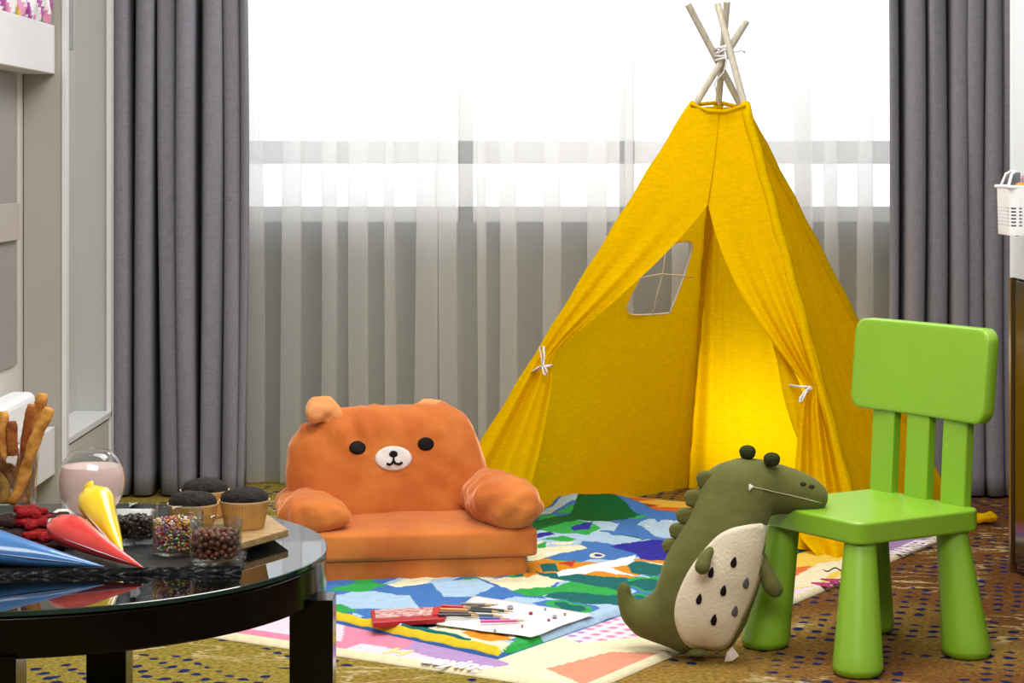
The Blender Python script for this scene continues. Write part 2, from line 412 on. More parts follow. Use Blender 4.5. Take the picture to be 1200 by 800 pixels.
mk('handle', *tube([(bx0+.004, 5.13, bz1-.0), (bx0+.014, 5.14, bz1+.030), (bx0+.024, 5.15, bz1+.036), (bx0+.024, 5.19, bz1+.036), (bx0+.014, 5.20, bz1+.030), (bx0+.004, 5.21, bz1)], .0035, 6), M_pl, bk)
def craft(name, loc, sz, colr, label, cat, z=0):
    o, _ = blob(name, [(Vector(loc), sz), (Vector(loc)+Vector((.012, .01, .004)), tuple(s*.7 for s in sz))], .004, mat(name+'_paint', colr, .6, .3, var=.05, vs=40), None, 2, origin=loc); tag(o, label, cat)
craft('clay_lump', (1.226, 5.15, .992), (.013, .013, .012), 'c8902c', 'orange-brown clay lump peeking over the basket rim', 'clay')
craft('toy_block', (1.252, 5.15, .995), (.012, .012, .016), '1f9c57', 'green rounded block peeking over the basket rim', 'block')
craft('pompom', (1.254, 5.20, 1.008), (.014, .014, .016), 'b98a9a', 'dusky pink ball at the back of the white basket', 'ball')
mk('file_box', *boxg(1.214, 1.240, 5.20, 5.235, .884, 1.027), mat('grey_card', '6d6e73', .6), origin=(1.227, 5.21, .884), bevel=.002)
tag(bpy.data.objects['file_box'], 'dark grey upright card holder standing in the white basket', 'holder')

# ---------------------------------------------------------------- curtains
def fabric(name, c, rough=.9, tr=0, transp=0, weave=900, lo=.8):
    m = bpy.data.materials.new(name); m.use_nodes = True; nt = m.node_tree; N = nt.nodes; L = nt.links
    for n in list(N): N.remove(n)
    out = N.new('ShaderNodeOutputMaterial'); d = N.new('ShaderNodeBsdfDiffuse'); t = N.new('ShaderNodeBsdfTranslucent'); mx = N.new('ShaderNodeMixShader')
    tc = N.new('ShaderNodeTexCoord'); nz = N.new('ShaderNodeTexNoise'); nz.inputs['Scale'].default_value = 1; nz.inputs['Detail'].default_value = 2
    mp = N.new('ShaderNodeMapping'); mp.inputs['Scale'].default_value = (weave, weave, weave*.12); L.new(tc.outputs['Object'], mp.inputs[0]); L.new(mp.outputs[0], nz.inputs['Vector'])
    nz2 = N.new('ShaderNodeTexNoise'); nz2.inputs['Scale'].default_value = 1; nz2.inputs['Detail'].default_value = 2
    mp2 = N.new('ShaderNodeMapping'); mp2.inputs['Scale'].default_value = (weave*.12, weave*.12, weave); L.new(tc.outputs['Object'], mp2.inputs[0]); L.new(mp2.outputs[0], nz2.inputs['Vector'])
    ad = N.new('ShaderNodeMath'); ad.operation = 'ADD'; L.new(nz.outputs['Fac'], ad.inputs[0]); L.new(nz2.outputs['Fac'], ad.inputs[1])
    c = lin(c); r = N.new('ShaderNodeValToRGB'); L.new(ad.outputs[0], r.inputs[0])
    r.color_ramp.elements[0].position = .0; r.color_ramp.elements[1].position = 1.0
    r.color_ramp.elements[0].color = tuple(x*lo for x in c[:3])+(1,); r.color_ramp.elements[1].color = c
    ad2 = N.new('ShaderNodeMath'); ad2.operation = 'MULTIPLY_ADD'; ad2.inputs[1].default_value = 1.6; ad2.inputs[2].default_value = -1.1; L.new(ad.outputs[0], ad2.inputs[0]); L.new(ad2.outputs[0], r.inputs[0])
    L.new(r.outputs[0], d.inputs[0]); L.new(r.outputs[0], t.inputs[0]); mx.inputs[0].default_value = tr
    L.new(d.outputs[0], mx.inputs[1]); L.new(t.outputs[0], mx.inputs[2]); last = mx
    if transp:
        tp = N.new('ShaderNodeBsdfTransparent'); m2 = N.new('ShaderNodeMixShader'); m2.inputs[0].default_value = transp
        L.new(last.outputs[0], m2.inputs[1]); L.new(tp.outputs[0], m2.inputs[2]); last = m2
    L.new(last.outputs[0], out.inputs[0]); return m
M_drape = fabric('grey_drape', '878791', weave=300, lo=.78)
M_sheer = fabric('white_sheer', 'ffffff', tr=.78, transp=.56, weave=300, lo=.98)
def drape(name, ridges, Yb, z0, z1, amp, label, seedv):
    nx = len(ridges)-1
    def fn(u, v):
        ph = u*nx; i = min(int(ph), nx-1); f = ph-i
        x = ridges[i]+(ridges[i+1]-ridges[i])*f
        hz = z0+(z1-z0)*v
        fold = cos(2*pi*f)-.05; fold = math.tanh(1.7*fold)
        dr = 9*noise.noise(Vector((ph*.7+seedv, v*1.2, 0)))
        xx = x+dr*(1-.3*v)+4*sin(2*pi*f)+3*sin(4*pi*f)
        am = amp*(1+.45*noise.noise(Vector((ph*.8+seedv, v*1.2, 4))))
        Y = Yb-am*fold+.012*noise.noise(Vector((ph*2, v*3, seedv)))
        return Vector(((xx-600)*Yb/F, Y, hz))
    V, Fc = grid(fn, nx*22, 40)
    o = mk(name, V, Fc, M_drape, smooth=True, origin=((sum(ridges)/len(ridges)-600)*Yb/F, Yb, z0), solid=.004)
    return tag(o, label, 'curtain')
drape('drape', [118, 143, 173, 200, 223, 251, 270, 290], 6.75, .008, 2.6, .088, 'heavy grey curtain hanging at the left of the sheer curtain', 1.3)
drape('drape', [1034, 1066, 1092, 1122, 1138, 1162, 1180, 1208, 1236], 6.745, .008, 2.6, .088, 'heavy grey curtain hanging at the right beside the tall cabinet', 5.7)
# sheer: plan path with doubled-back pleats
bands = [(288, 302), (334, 351), (378, 392), (410, 427), (455, 462), (493, 511), (516, 534), (560, 566), (585, 600), (640, 655), (694, 712), (735, 742), (790, 806), (850, 864), (930, 946), (965, 978), (1005, 1020)]
path = [(262, 0)]
for a, b in bands:
    path += [(a-3, .010), (b, .022), (b+2, .004), (b, -.010), (a, -.006), (a-2, -.018), (a, -.030), (b, -.026), (b+5, -.010)]
path.append((1050, 0))
def sheer(u, v):
    p = interp([(q[0], q[1], 0) for q in path], u)
    lean = 10*noise.noise(Vector((u*9, 1.7, .3)))*(1-v)+6*noise.noise(Vector((u*14, v*2, 3)))*(1-v)
    return Vector(((p.x+lean-600)*6.95/F, 6.965+p.y+.006*sin(p.x*.11), .006+2.6*v))
V, Fc = grid(sheer, 1100, 16)
o = mk('sheer_curtain', V, Fc, M_sheer, smooth=True, origin=(.1, 6.965, .006)); tag(o, 'long white see-through curtain across the window', 'curtain')

# ---------------------------------------------------------------- play mat and quilt
def strips_mesh(name, corners, nu, nv, hfun, mats, cls, label, cat, thick):
    A, B, C, D = [Vector(c) for c in corners]      # A front corner, B right, C back, D left ; u A->B, v A->D
    def P(u, v):
        p = (A*(1-u)+B*u)*(1-v)+(D*(1-u)+C*u)*v
        return Vector((p.x, p.y, hfun(u, v, p)))
    V, Fc = grid(P, nu, nv); fm = []
    for f in Fc:
        c = sum((V[i] for i in f), Vector())/4
        j = f[0]//(nu+1); i = f[0] % (nu+1); fm.append(cls((i+.5)/nu, (j+.5)/nv, topx(Vector((c.x, c.y, 0)))))
    nV = len(V)
    # underside
    per = [i for i in range(nu+1)]+[(j)*(nu+1)+nu for j in range(1, nv+1)]+[nv*(nu+1)+i for i in range(nu-1, -1, -1)]+[j*(nu+1) for j in range(nv-1, 0, -1)]
    V += [Vector((V[i].x, V[i].y, max(.0005, V[i].z-thick))) for i in per]; n = len(per)
    for k in range(n): Fc.append((per[k], nV+k, nV+(k+1) % n, per[(k+1) % n])); fm.append(0)
    o = mk(name, V, Fc, mats, smooth=True, origin=((A+C)/2).to_tuple(), fm=fm)
    tag(o, label, cat); return o, P
def pm(name, c): return mat(name, c, .85, .15, var=.06, vs=60, bump=.15, bs=300)
mm = [pm('mat_cream', 'd9cfae'), pm('mat_pink', 'd27f9b'), pm('mat_purple', 'a487b8'), pm('mat_palegreen', 'd3d9b4'), pm('mat_salmon', 'd08a70'),
      pm('mat_white', 'e3dcdc'), pm('mat_magenta', 'b04a80'), pm('mat_yellow', 'd8b84a'), pm('mat_orange', 'cc6a30'), pm('mat_brown', '8a3c26'), pm('mat_lilac', 'd9c6d6'), pm('mat_red', 'b8483c')]
fA = G(688, 813); fB = Vector((1.289, 6.08, 0)); dL = Vector((-.8546, .519, 0))*1.52
mats_px = [
 ([(560, 775), (700, 812), (745, 795), (600, 757)], 3),
 ([(395, 745), (560, 792), (600, 785), (470, 735), (400, 725)], 2), ([(380, 752), (470, 768), (500, 750), (395, 732)], 1),
 ([(282, 742), (400, 758), (405, 735), (282, 720)], 10),
 ([(690, 812), (640, 790), (715, 770), (800, 772), (740, 798)], 4),
 ([(640, 765), (740, 760), (800, 752), (740, 735), (650, 750)], 3),
 ([(735, 706), (640, 745), (680, 760), (860, 740), (800, 700)], 5),
 ([(615, 612), (625, 606), (690, 598), (700, 612), (640, 625)], 11),
 ([(690, 600), (735, 592), (770, 594), (762, 603), (735, 610), (700, 603)], 9),
 ([(738, 592), (800, 588), (835, 592), (830, 601), (770, 596)], 7), ([(762, 598), (830, 600), (830, 612), (758, 606)], 8),
 ([(735, 610), (765, 604), (830, 612), (820, 622), (765, 618)], 5),
 ([(915, 650), (960, 643), (1000, 640), (1010, 680), (915, 700)], 7), ([(915, 672), (950, 668), (965, 685), (918, 700)], 8),
 ([(905, 700), (960, 690), (975, 676), (1010, 668), (1000, 660), (960, 665), (915, 690)], 0),
 ([(1035, 640), (1060, 630), (1115, 622), (1105, 634), (1036, 662)], 2),
]
def mat_cls(u, v, p):
    if u < .012 or u > .988 or v < .014 or v > .986: return 0
    for poly, k in mats_px[::-1]:
        if inside(p, poly):
            if k == 5 and 620 < p[0] < 870 and p[1] > 695:   # gingham
                a = (int(u*110) % 2)+(int(v*80) % 2); return [5, 10, 6 if p[0] > 700 else 10][a] if a < 2 else (1 if p[0] > 690 else 2)
            if k == 11: return 11 if int(u*90) % 2 else 4
            return k
    return [3, 0, 4, 10, 7, 3, 1, 8][(int(u*7)+int(v*5)*3) % 8]
def mh(u, v, p):
    e = min(u, 1-u, v, 1-v); return .010*min(1, e/.008) + .002
mato, _ = strips_mesh('play_mat', (fA, fB, fB+dL, fA+dL), 330, 240, mh, mm, mat_cls, 'large pale pink and cream alphabet play mat under the blue quilt', 'mat', .01)
def text(s, parent, m, loc, xdir, ydir, size, name='lettering', tall=1.0):
    c = bpy.data.curves.new(name, 'FONT'); c.body = s; c.size = size; c.extrude = .0008; c.align_x = 'CENTER'; c.align_y = 'CENTER'; c.offset = size*.03
    t = bpy.data.objects.new('tmp', c); COL.objects.link(t)
    me = bpy.data.meshes.new_from_object(t.evaluated_get(bpy.context.evaluated_depsgraph_get())); bpy.data.objects.remove(t)
    x = Vector(xdir).normalized(); y = Vector(ydir); y = (y-x*x.dot(y)).normalized(); z = x.cross(y)
    M = Matrix.Translation(Vector(loc)-wloc(parent)) @ Matrix((x, y, z)).transposed().to_4x4() @ Matrix.Diagonal((1, tall, 1, 1))
    me.transform(M); me.materials.clear(); me.materials.append(m)
    o = bpy.data.objects.new(name, me); COL.objects.link(o); o.parent = parent; return o
du = (fB-fA).normalized(); dv = dL.normalized()
M_wt = mat('white_print', 'efe6ee', .8, .1); M_mg = mat('magenta_print', 'a83a6e', .8, .1); M_ct = mat('cream_print', 'e6cf8a', .8, .1)
text('uaying', mato, M_wt, G(536, 777.5, .0125), -dv, du, .062, tall=1.5)
text('H', mato, M_ct, G(466, 764, .0125), -dv, du, .075)
text('AA', mato, M_mg, G(972, 682, .013), du, dv, .085)
text('WATER', mato, M_wt, G(1068, 641, .013), du, dv, .07)
text('UN', mato, M_ct, G(728, 600, .013), -dv, du, .10)
text('R', mato, mat('red_print', 'c04a30', .8, .1), G(768, 611, .013), -dv, du, .09)

qc = [pm('quilt_blue', '3f6fb0'), pm('quilt_lightblue', '9fbcd6'), pm('quilt_green', '2f9a48'), pm('quilt_teal', '14605f'), pm('quilt_cream', 'ddd9b8'),
      pm('quilt_indigo', '2a2a92'), pm('quilt_orange', 'c98422'), pm('quilt_white', 'dfe3ea'), pm('quilt_red', 'b03028'), pm('quilt_yellow', 'd8c02a'), pm('quilt_darkgreen', '155a2c'), pm('quilt_black', '15161c')]
q1, q3, q4, q2 = Vector((-.03, 4.469, 0)), Vector((.85, 5.80, 0)), Vector((.165, 6.43, 0)), Vector((-.70, 5.10, 0))
qp = [
 ([(380, 690), (470, 700), (560, 690), (620, 692), (640, 715), (600, 712), (560, 730), (520, 742), (400, 735), (380, 720)], 0),
 ([(385, 712), (430, 705), (480, 712), (500, 735), (440, 725), (395, 728)], 1),
 ([(385, 704), (425, 694), (455, 697), (420, 708)], 2),
 ([(505, 695), (560, 690), (580, 700), (555, 712), (520, 712)], 1), ([(380, 722), (400, 720), (420, 730), (395, 735)], 2),
 ([(486, 732), (540, 737), (555, 742), (525, 750), (495, 745)], 5),
 ([(500, 748), (545, 745), (600, 748), (605, 762), (550, 768), (505, 756)], 4),
 ([(470, 745), (500, 748), (560, 768), (540, 770), (470, 752)], 3),
 ([(540, 756), (560, 750), (590, 756), (600, 764), (570, 766)], 6),
 ([(603, 765), (612, 757), (632, 756), (640, 750), (645, 760), (640, 770), (595, 782), (588, 778)], 2),
 ([(600, 755), (640, 745), (720, 722), (745, 725), (660, 755), (640, 760)], 1),
 ([(560, 688), (640, 690), (645, 700), (600, 705)], 4),
 ([(600, 706), (620, 698), (650, 700), (680, 690), (720, 692), (740, 705), (735, 720), (690, 716), (640, 710), (620, 712)], 2),
 ([(635, 712), (660, 706), (735, 712), (735, 722), (680, 720)], 3),
 ([(600, 694), (630, 682), (680, 685), (640, 700), (610, 702)], 4),
 ([(615, 685), (630, 676), (700, 682), (735, 690), (740, 706), (700, 700), (640, 688)], 3),
 ([(612, 683), (625, 680), (632, 686), (615, 690)], 6),
 ([(600, 676), (640, 668), (720, 672), (760, 680), (740, 690), (680, 684), (640, 684)], 6),
 ([(615, 672), (640, 665), (655, 672), (650, 680), (620, 682)], 6), ([(632, 674), (650, 672), (655, 682), (636, 682)], 3),
 ([(654, 672), (676, 667), (670, 677)], 8),
 ([(690, 674), (720, 668), (745, 663), (740, 674), (715, 678), (742, 686), (770, 690), (700, 682), (655, 688), (652, 683)], 7),
 ([(735, 675), (745, 670), (790, 676), (770, 688), (740, 684)], 3),
 ([(742, 667), (790, 668), (785, 672), (744, 670)], 6),
 ([(630, 665), (650, 655), (700, 645), (740, 652), (750, 662), (700, 668), (650, 668)], 0),
 ([(618, 660), (640, 652), (680, 650), (688, 654), (660, 660), (630, 668), (618, 670)], 4), ([(640, 660), (652, 657), (654, 660), (640, 663)], 7),
 ([(625, 640), (660, 634), (700, 635), (750, 642), (752, 646), (720, 650), (680, 645), (640, 648)], 1),
 ([(635, 643), (660, 639), (676, 643), (665, 646)], 2), ([(625, 638), (645, 634), (650, 638), (630, 642)], 5),
 ([(625, 650), (640, 646), (640, 653), (622, 656)], 2),
 ([(700, 634), (730, 624), (755, 628), (785, 642), (785, 650), (745, 640)], 0),
 ([(752, 628), (800, 625), (805, 645), (770, 640)], 1),
 ([(715, 652), (750, 645), (790, 644), (790, 668), (750, 668), (745, 660)], 5),
 ([(690, 627), (725, 624), (720, 634), (683, 631)], 1),
 ([(628, 630), (660, 618), (690, 623), (705, 630), (690, 637), (650, 636)], 2), ([(668, 628), (695, 622), (690, 631), (672, 632)], 5),
 ([(600, 630), (640, 618), (670, 612), (690, 618), (655, 625), (630, 632)], 10),
 ([(668, 612), (690, 596), (740, 604), (745, 620), (700, 622), (670, 620)], 10),
 ([(735, 603), (760, 610), (830, 612), (830, 625), (790, 626), (742, 618), (700, 605)], 0),
 ([(915, 650), (935, 640), (960, 645), (940, 655)], 3),
]
def q_cls(u, v, p):
    if u < .010: return 9
    if u > .985 or v > .985: return 9 if p[0] < 700 else 10
    if ((p[0]-700)/9)**2+((p[1]-663)/3.6)**2 < 1: return 5 if ((p[0]-701)/5)**2+((p[1]-663)/2)**2 < 1 else 4
    for poly, k in qp[::-1]:
        if inside(p, poly): return k
    n = noise.noise(Vector((u*9, v*7, 2)))+.4*noise.noise(Vector((u*20, v*15, 7)))
    return 4 if n < -.25 else (1 if n < .02 else (0 if n < .22 else (2 if n < .38 else 3)))
def qh(u, v, p):
    e = min(u, 1-u, v, 1-v)
    h = .013+.014*min(1, e/.012)
    sx = topx(Vector((p.x, p.y, 0)))[0]
    h += .004*noise.noise(Vector((p.x*14, p.y*9, 0)))+.003*noise.noise(Vector((p.x*35, p.y*22, 5)))
    b = math.exp(-((u-.965)/.030)**2)
    h += .030*b*math.exp(-((v-.78)/.16)**2)+.022*b*(1+.6*noise.noise(Vector((v*9, 1, 1))))
    h += .010*math.exp(-((u-.012)/.014)**2)
    return max(.014, h)
quilt, _ = strips_mesh('quilt', (q1, q3, q4, q2), 330, 220, qh, qc, q_cls, 'folded blue and green patterned quilt with yellow binding lying on the play mat', 'quilt', .02)

# ---------------------------------------------------------------- play tent
M_tent = fabric('yellow_canvas', 'fbd004', tr=.48, weave=260, lo=.82)
M_hem = fabric('yellow_canvas_seam', 'e3b800', tr=.2, weave=260, lo=.8)
M_pole = mat('pale_wood_pole', 'b9b3a2', .6, .3, var=.12, vs=30, stretch=(4, 4, .6))
M_cord = mat('white_cord', 'e6e2e6', .8, .2, bump=.3, bs=600)
fA_, fB_, fC_, fD_ = G(506, 624), G(1014, 655), G(1111, 589), G(804, 572.5)
K = dict(A=W(852, 62, 6.30), B=W(855, 58, 6.268), C=W(838, 66, 6.33), D=W(847, 60, 6.345))
topy = dict(A=25, B=5, C=5, D=2)
foot = dict(A=fA_, B=fB_, C=fC_, D=fD_)
def pole_at(k, y):
    a, b = foot[k], K[k]; lo, hi = -.1, 1.6
    for _ in range(50):
        m_ = (lo+hi)/2
        if topx(a+(b-a)*m_)[1] > y: lo = m_
        else: hi = m_
    return a+(b-a)*lo
tent = thing('play_tent', ((fA_+fB_+fC_+fD_)/4).to_tuple(), 'yellow canvas teepee play tent with front flaps tied open', 'tent')
for k in 'ABCD':
    a = foot[k].copy(); b = pole_at(k, topy[k])
    mk('pole', *tube([a+Vector((0, 0, .004)), b], .0102, 16), M_pole, tent, smooth=False)
    c = pole_at(k, 124); 
    mk('pole_sleeve', *tube([a.lerp(c, t/30)+Vector((.002*sin(t*1.7), .002*cos(t*2.3), .006)) for t in range(31)], .0155, 12), M_hem, tent, smooth=True)
# lashing cord
kc = (K['A']+K['B']+K['C']+K['D'])/4; pts = []
for i in range(70):
    a = i*.5; pts.append(kc+Vector((.024*cos(a), .042*sin(a)-.002, .020*sin(i*.11)+.004*cos(a))))
pts += [kc+Vector((.03, -.05, .0)), kc+Vector((.05, -.055, .004)), kc+Vector((.058, -.05, -.003))]
mk('lashing_cord', *tube(pts, .0028, 6), M_cord, tent, smooth=True)
mk('lashing_cord', *tube([kc+Vector((0, -.045, 0)), kc+Vector((.004, -.05, -.03)), kc+Vector((-.004, -.045, -.06)), kc+Vector((-.03, -.03, -.09)), kc+Vector((-.018, -.03, -.155))], .0022, 6), M_cord, tent, smooth=True)
def side(k1, k2, sag, folds, yt=125, n1=70, n2=90):
    p1, p2 = foot[k1], foot[k2]; t1, t2 = pole_at(k1, yt), pole_at(k2, yt-1)
    nrm = (p2-p1).cross((t1+t2)/2-(p1+p2)/2).normalized()
    cen = (fA_+fB_+fC_+fD_)/4+Vector((0, 0, .5))
    if nrm.dot(cen-p1) < 0: nrm = -nrm         # points inwards
    def P(u, v):     # u across, v 0 floor..1 top
        a = p1.lerp(t1, v); b = p2.lerp(t2, v); p = a.lerp(b, u)
        p = p+nrm*(sag*4*u*(1-u)*(1-v*.6)+folds(u, v)); p.z = max(p.z, .004); return p
    return P, nrm, p1
fl = lambda u, v: .006*noise.noise(Vector((u*9, v*2, 1)))+.010*math.exp(-((u-1)/.12)**2)*sin(u*90)*(1-v)
# left side panel with window
P, nL, pL = side('A', 'D', .012, fl)
V, Fc = grid(P, 150, 200)
wpoly = smoothpoly([(800, 283), (809, 284), (811, 292), (801, 326), (787, 361), (782, 367), (745, 369), (736, 366), (735, 357), (748, 330), (764, 303), (780, 289)], 3)
keep = []; bnd = {}
for f in Fc:
    c = sum((V[i] for i in f), Vector())/4
    if not inside(topx(c), wpoly): keep.append(f)
cnt = {}
for f in keep:
    for i in range(4):
        e = tuple(sorted((f[i], f[(i+1) % 4]))); cnt[e] = cnt.get(e, 0)+1
def nearest(p, poly):
    best = None; P2 = Vector(p)
    for i in range(len(poly)):
        a, b = Vector(poly[i]), Vector(poly[(i+1) % len(poly)]); t = max(0, min(1, (P2-a).dot(b-a)/max(1e-9, (b-a).length_squared)))
        q = a.lerp(b, t); d = (q-P2).length
        if best is None or d < best[0]: best = (d, q)
    return best
for e, c in cnt.items():
    if c == 1:
        for i in e:
            d, q = nearest(topx(V[i]), wpoly)
            if d < 6: V[i] = onplane(q.x, q.y, V[i].copy(), nL)
used = sorted({i for f in keep for i in f}); mp_ = {o_: n_ for n_, o_ in enumerate(used)}
sp = mk('side_panel', [V[i] for i in used], [tuple(mp_[i] for i in f) for f in keep], M_tent, tent, smooth=True)
wc = pL+nL*.012
wp3 = [onplane(x, y, P(.62, .45), nL) for x, y in wpoly]
mk('window_piping', *tube(wp3, .0026, 6, closed=True), M_cord, sp, smooth=True)
mk('window_cord', *tube([onplane(x, y, P(.62, .45)+nL*.004, nL) for x, y in ((748, 326), (775, 321), (800, 323), (811, 325))], .0022, 6), M_cord, sp, smooth=True)
mk('window_cord', *tube([onplane(x, y, P(.62, .45)+nL*.004, nL) for x, y in ((781, 290), (777, 321), (770, 345), (765, 368))], .0022, 6), M_cord, sp, smooth=True)
P, nB, _ = side('D', 'C', .02, lambda u, v: .010*noise.noise(Vector((u*10, v*2, 3)))+.012*math.exp(-(u/.2)**2)*sin(u*60)*(1-v*.7))
mk('back_panel', *grid(P, 120, 70), M_tent, tent, smooth=True)
P, nR, _ = side('B', 'C', .03, lambda u, v: .006*noise.noise(Vector((u*6, v*5, 8)))+.003*noise.noise(Vector((u*20, v*14, 2))))
rp = mk('side_panel', *grid(P, 80, 90), M_tent, tent, smooth=True)
P2 = P
mk('seam_binding', *grid(lambda u, v: P2(.0+.045*u/(1-.7*v), v)-nR*(.004+.0025*sin(v*160+u*2)), 6, 260), M_hem, rp, smooth=True)
# front: upper closed part, two flaps
pF = foot['A']; tm = (pole_at('A', 125)+pole_at('B', 125))/2
nF = (foot['B']-foot['A']).cross(tm-foot['A']).normalized()
if nF.y > 0: nF = -nF                         # outwards, to the viewer
def FP(x, y, off=0): return onplane(x, y, pF+nF*off, nF)
def lx(k, y): return topx(pole_at(k, y))[0]
def seam(pts, off, m, par, r=.0016): mk('seam_line', *tube([FP(x, y, off) for x, y in pts], r, 5), m, par, smooth=True)
mk('top_hem', *tube([pole_at('A', 126)+nF*.02, FP(830, 130, .03), FP(850, 131, .03), pole_at('B', 127)+nF*.02, pole_at('C', 126), pole_at('D', 120)], .006, 8, closed=True), M_hem, tent, smooth=True)
def flap(outer, inner, amp, k, tie, name='front_flap', nv=220, nu=60):
    def fn(u, v):
        o = interp(outer, v); i = interp(inner, v); p = o.lerp(i, u); sp = 5/17; g = max(0, min(1, (v-sp)/.12))
        pin = 1-.55*math.exp(-((v-tie)/.05)**2)
        a = amp*(.05+min(1, (max(0, v-sp)/(tie-sp))**1.4 if v < tie else 1.0))*pin
        off = .018+a*(sin(2*pi*k*u+1.2)+.45*sin(2*pi*k*1.9*u+2+v*2))+.010*g*math.exp(-((u-1)/.05)**2)+.005*sin(pi*u)
        off += .006*(1-u*(1-g))*noise.noise(Vector((u*4, v*6, 1)))
        q = FP(p.x, p.y, off); q.z = max(q.z, .004); return q
    return mk(name, *grid(fn, nu, nv), M_tent, tent, smooth=True)
oL = [(lx('A', y)-5, y, 0) for y in (126, 150, 172, 194, 216, 237, 262, 288, 315, 342, 369, 397, 424, 450, 490, 535, 580, 622)]
CS = [(843, 129, 0), (841, 151, 0), (839, 173, 0), (836, 195, 0), (833, 217, 0)]
iL = CS+[(830, 238, 0), (803, 272, 0), (770, 307, 0), (740, 335, 0), (712, 360, 0), (686, 382, 0), (662, 403, 0), (646, 424, 0), (647, 446, 0), (641, 485, 0), (632, 530, 0), (620, 575, 0), (606, 612, 0)]
fL = flap(oL, iL, .020, 1.6, 12/17)
seam([(843, 128), (840, 160), (836, 195), (830, 238)], .021, M_hem, fL)
oR = [(lx('B', y)+4, y, 0) for y in (126, 150, 172, 194, 216, 237, 265, 295, 330, 365, 400, 430, 455, 480, 515, 560, 605, 652)]
iR = CS+[(830, 238, 0), (838, 272, 0), (850, 306, 0), (866, 340, 0), (886, 373, 0), (908, 405, 0), (928, 432, 0), (943, 454, 0), (938, 480, 0), (934, 520, 0), (930, 565, 0), (926, 605, 0), (926, 642, 0)]
flap(oR, iR, .020, 2.2, 12/17)
# slack of the right flap hanging behind the tie
def slack(u, v):
    l = interp([(905, 402, 0), (911, 425, 0), (915, 450, 0), (921, 475, 0), (929, 500, 0), (937, 520, 0)], v)
    r = interp([(925, 425, 0), (935, 445, 0), (940, 460, 0), (942, 480, 0), (942, 505, 0), (942, 525, 0)], v)
    p = l.lerp(r, u); return FP(p.x, p.y, -.012+.006*sin(u*5))
mk('front_flap', *grid(slack, 12, 30), M_hem, tent, smooth=True)
# hem puddled at the right foot
def pud(u, v):
    l = interp([(930, 610, 0), (940, 632, 0), (958, 652, 0), (965, 668, 0)], v); r = interp([(1006, 605, 0), (1010, 630, 0), (1010, 650, 0), (1000, 668, 0)], v)
    p = l.lerp(r, u); return FP(p.x, p.y, .03+.05*v*v+.015*sin(u*14+v*3)*(.3+v)) if v < .95 else G(p.x, p.y+2*sin(u*12), .012)
mk('flap_hem', *grid(pud, 40, 20), M_tent, tent, smooth=True)
# ribbon ties
mk('ribbon_tie', *tube([FP(*q) for q in ((623, 436, .02), (629, 431, .05), (636, 428, .055), (634, 415, .06), (633, 407, .06), (637, 406, .06), (638, 418, .06), (637, 428, .06), (641, 434, .06), (640, 440, .055), (637, 437, .055), (636, 429, .06))], .0055, 6, flat=.35), M_cord, tent, smooth=True)
mk('ribbon_tie', *tube([FP(*q) for q in ((624, 436, .0), (632, 431, .045), (640, 429, .05), (647, 428, .02))], .004, 6), M_cord, tent, smooth=True)
mk('ribbon_tie', *tube([FP(*q) for q in ((925, 451, .0), (938, 453, .03), (946, 453, .045), (950, 453, .05), (944, 458, .05), (938, 466, .05), (937, 471, .05), (940, 470, .05), (945, 459, .05), (952, 455, .03))], .003, 6), M_cord, tent, smooth=True)

sc = blob('cloth_scrap', [(G(1150, 606, .02), (.035, .03, .012)), (G(1160, 606, .018), (.02, .02, .014)), (G(1143, 610, .012), (.02, .015, .01))], .004, M_tent, None, 2, .006, 60, origin=G(1150, 606).to_tuple())[0]
tag(sc, 'small crumpled yellow cloth on the carpet behind the green chair', 'cloth')

# ---------------------------------------------------------------- bear armchair
def velvet(name, c, c2, sheen=.5):
    m = mat(name, c, .85, .15, c2=c2, vs=7, bump=.35, bs=28, sheen=sheen); b = m.node_tree.nodes['Principled BSDF']
    b.inputs['Sheen Tint'].default_value = (*[min(1, x*1.6+.25) for x in lin(c2)[:3]], 1); b.inputs['Sheen Roughness'].default_value = .4; return m
M_bear = velvet('orange_plush', 'b8602c', 'c97638', 1.0)
M_ear = velvet('peach_plush', 'd8925a', 'dc9a66')
M_dark = mat('black_felt', '140f0e', .7, .2, bump=.2, bs=400)
M_muz = mat('white_felt', 'ddd6d2', .9, .1, bump=.2, bs=300)
th = radians(9)
ux = Vector((cos(th), sin(th), 0)); uy = Vector((-sin(th), cos(th), 0))
f0 = G(383, 693); f1 = G(618, 686)
sofa = thing('bear_armchair', ((f0+f1)/2+uy*.2).to_tuple(), 'orange plush bear-faced childrens armchair with fat rolled arms on the quilt', 'armchair')
so = (f0+f1)/2
def SL(a, b, c): return so+ux*a+uy*b+Vector((0, 0, c))
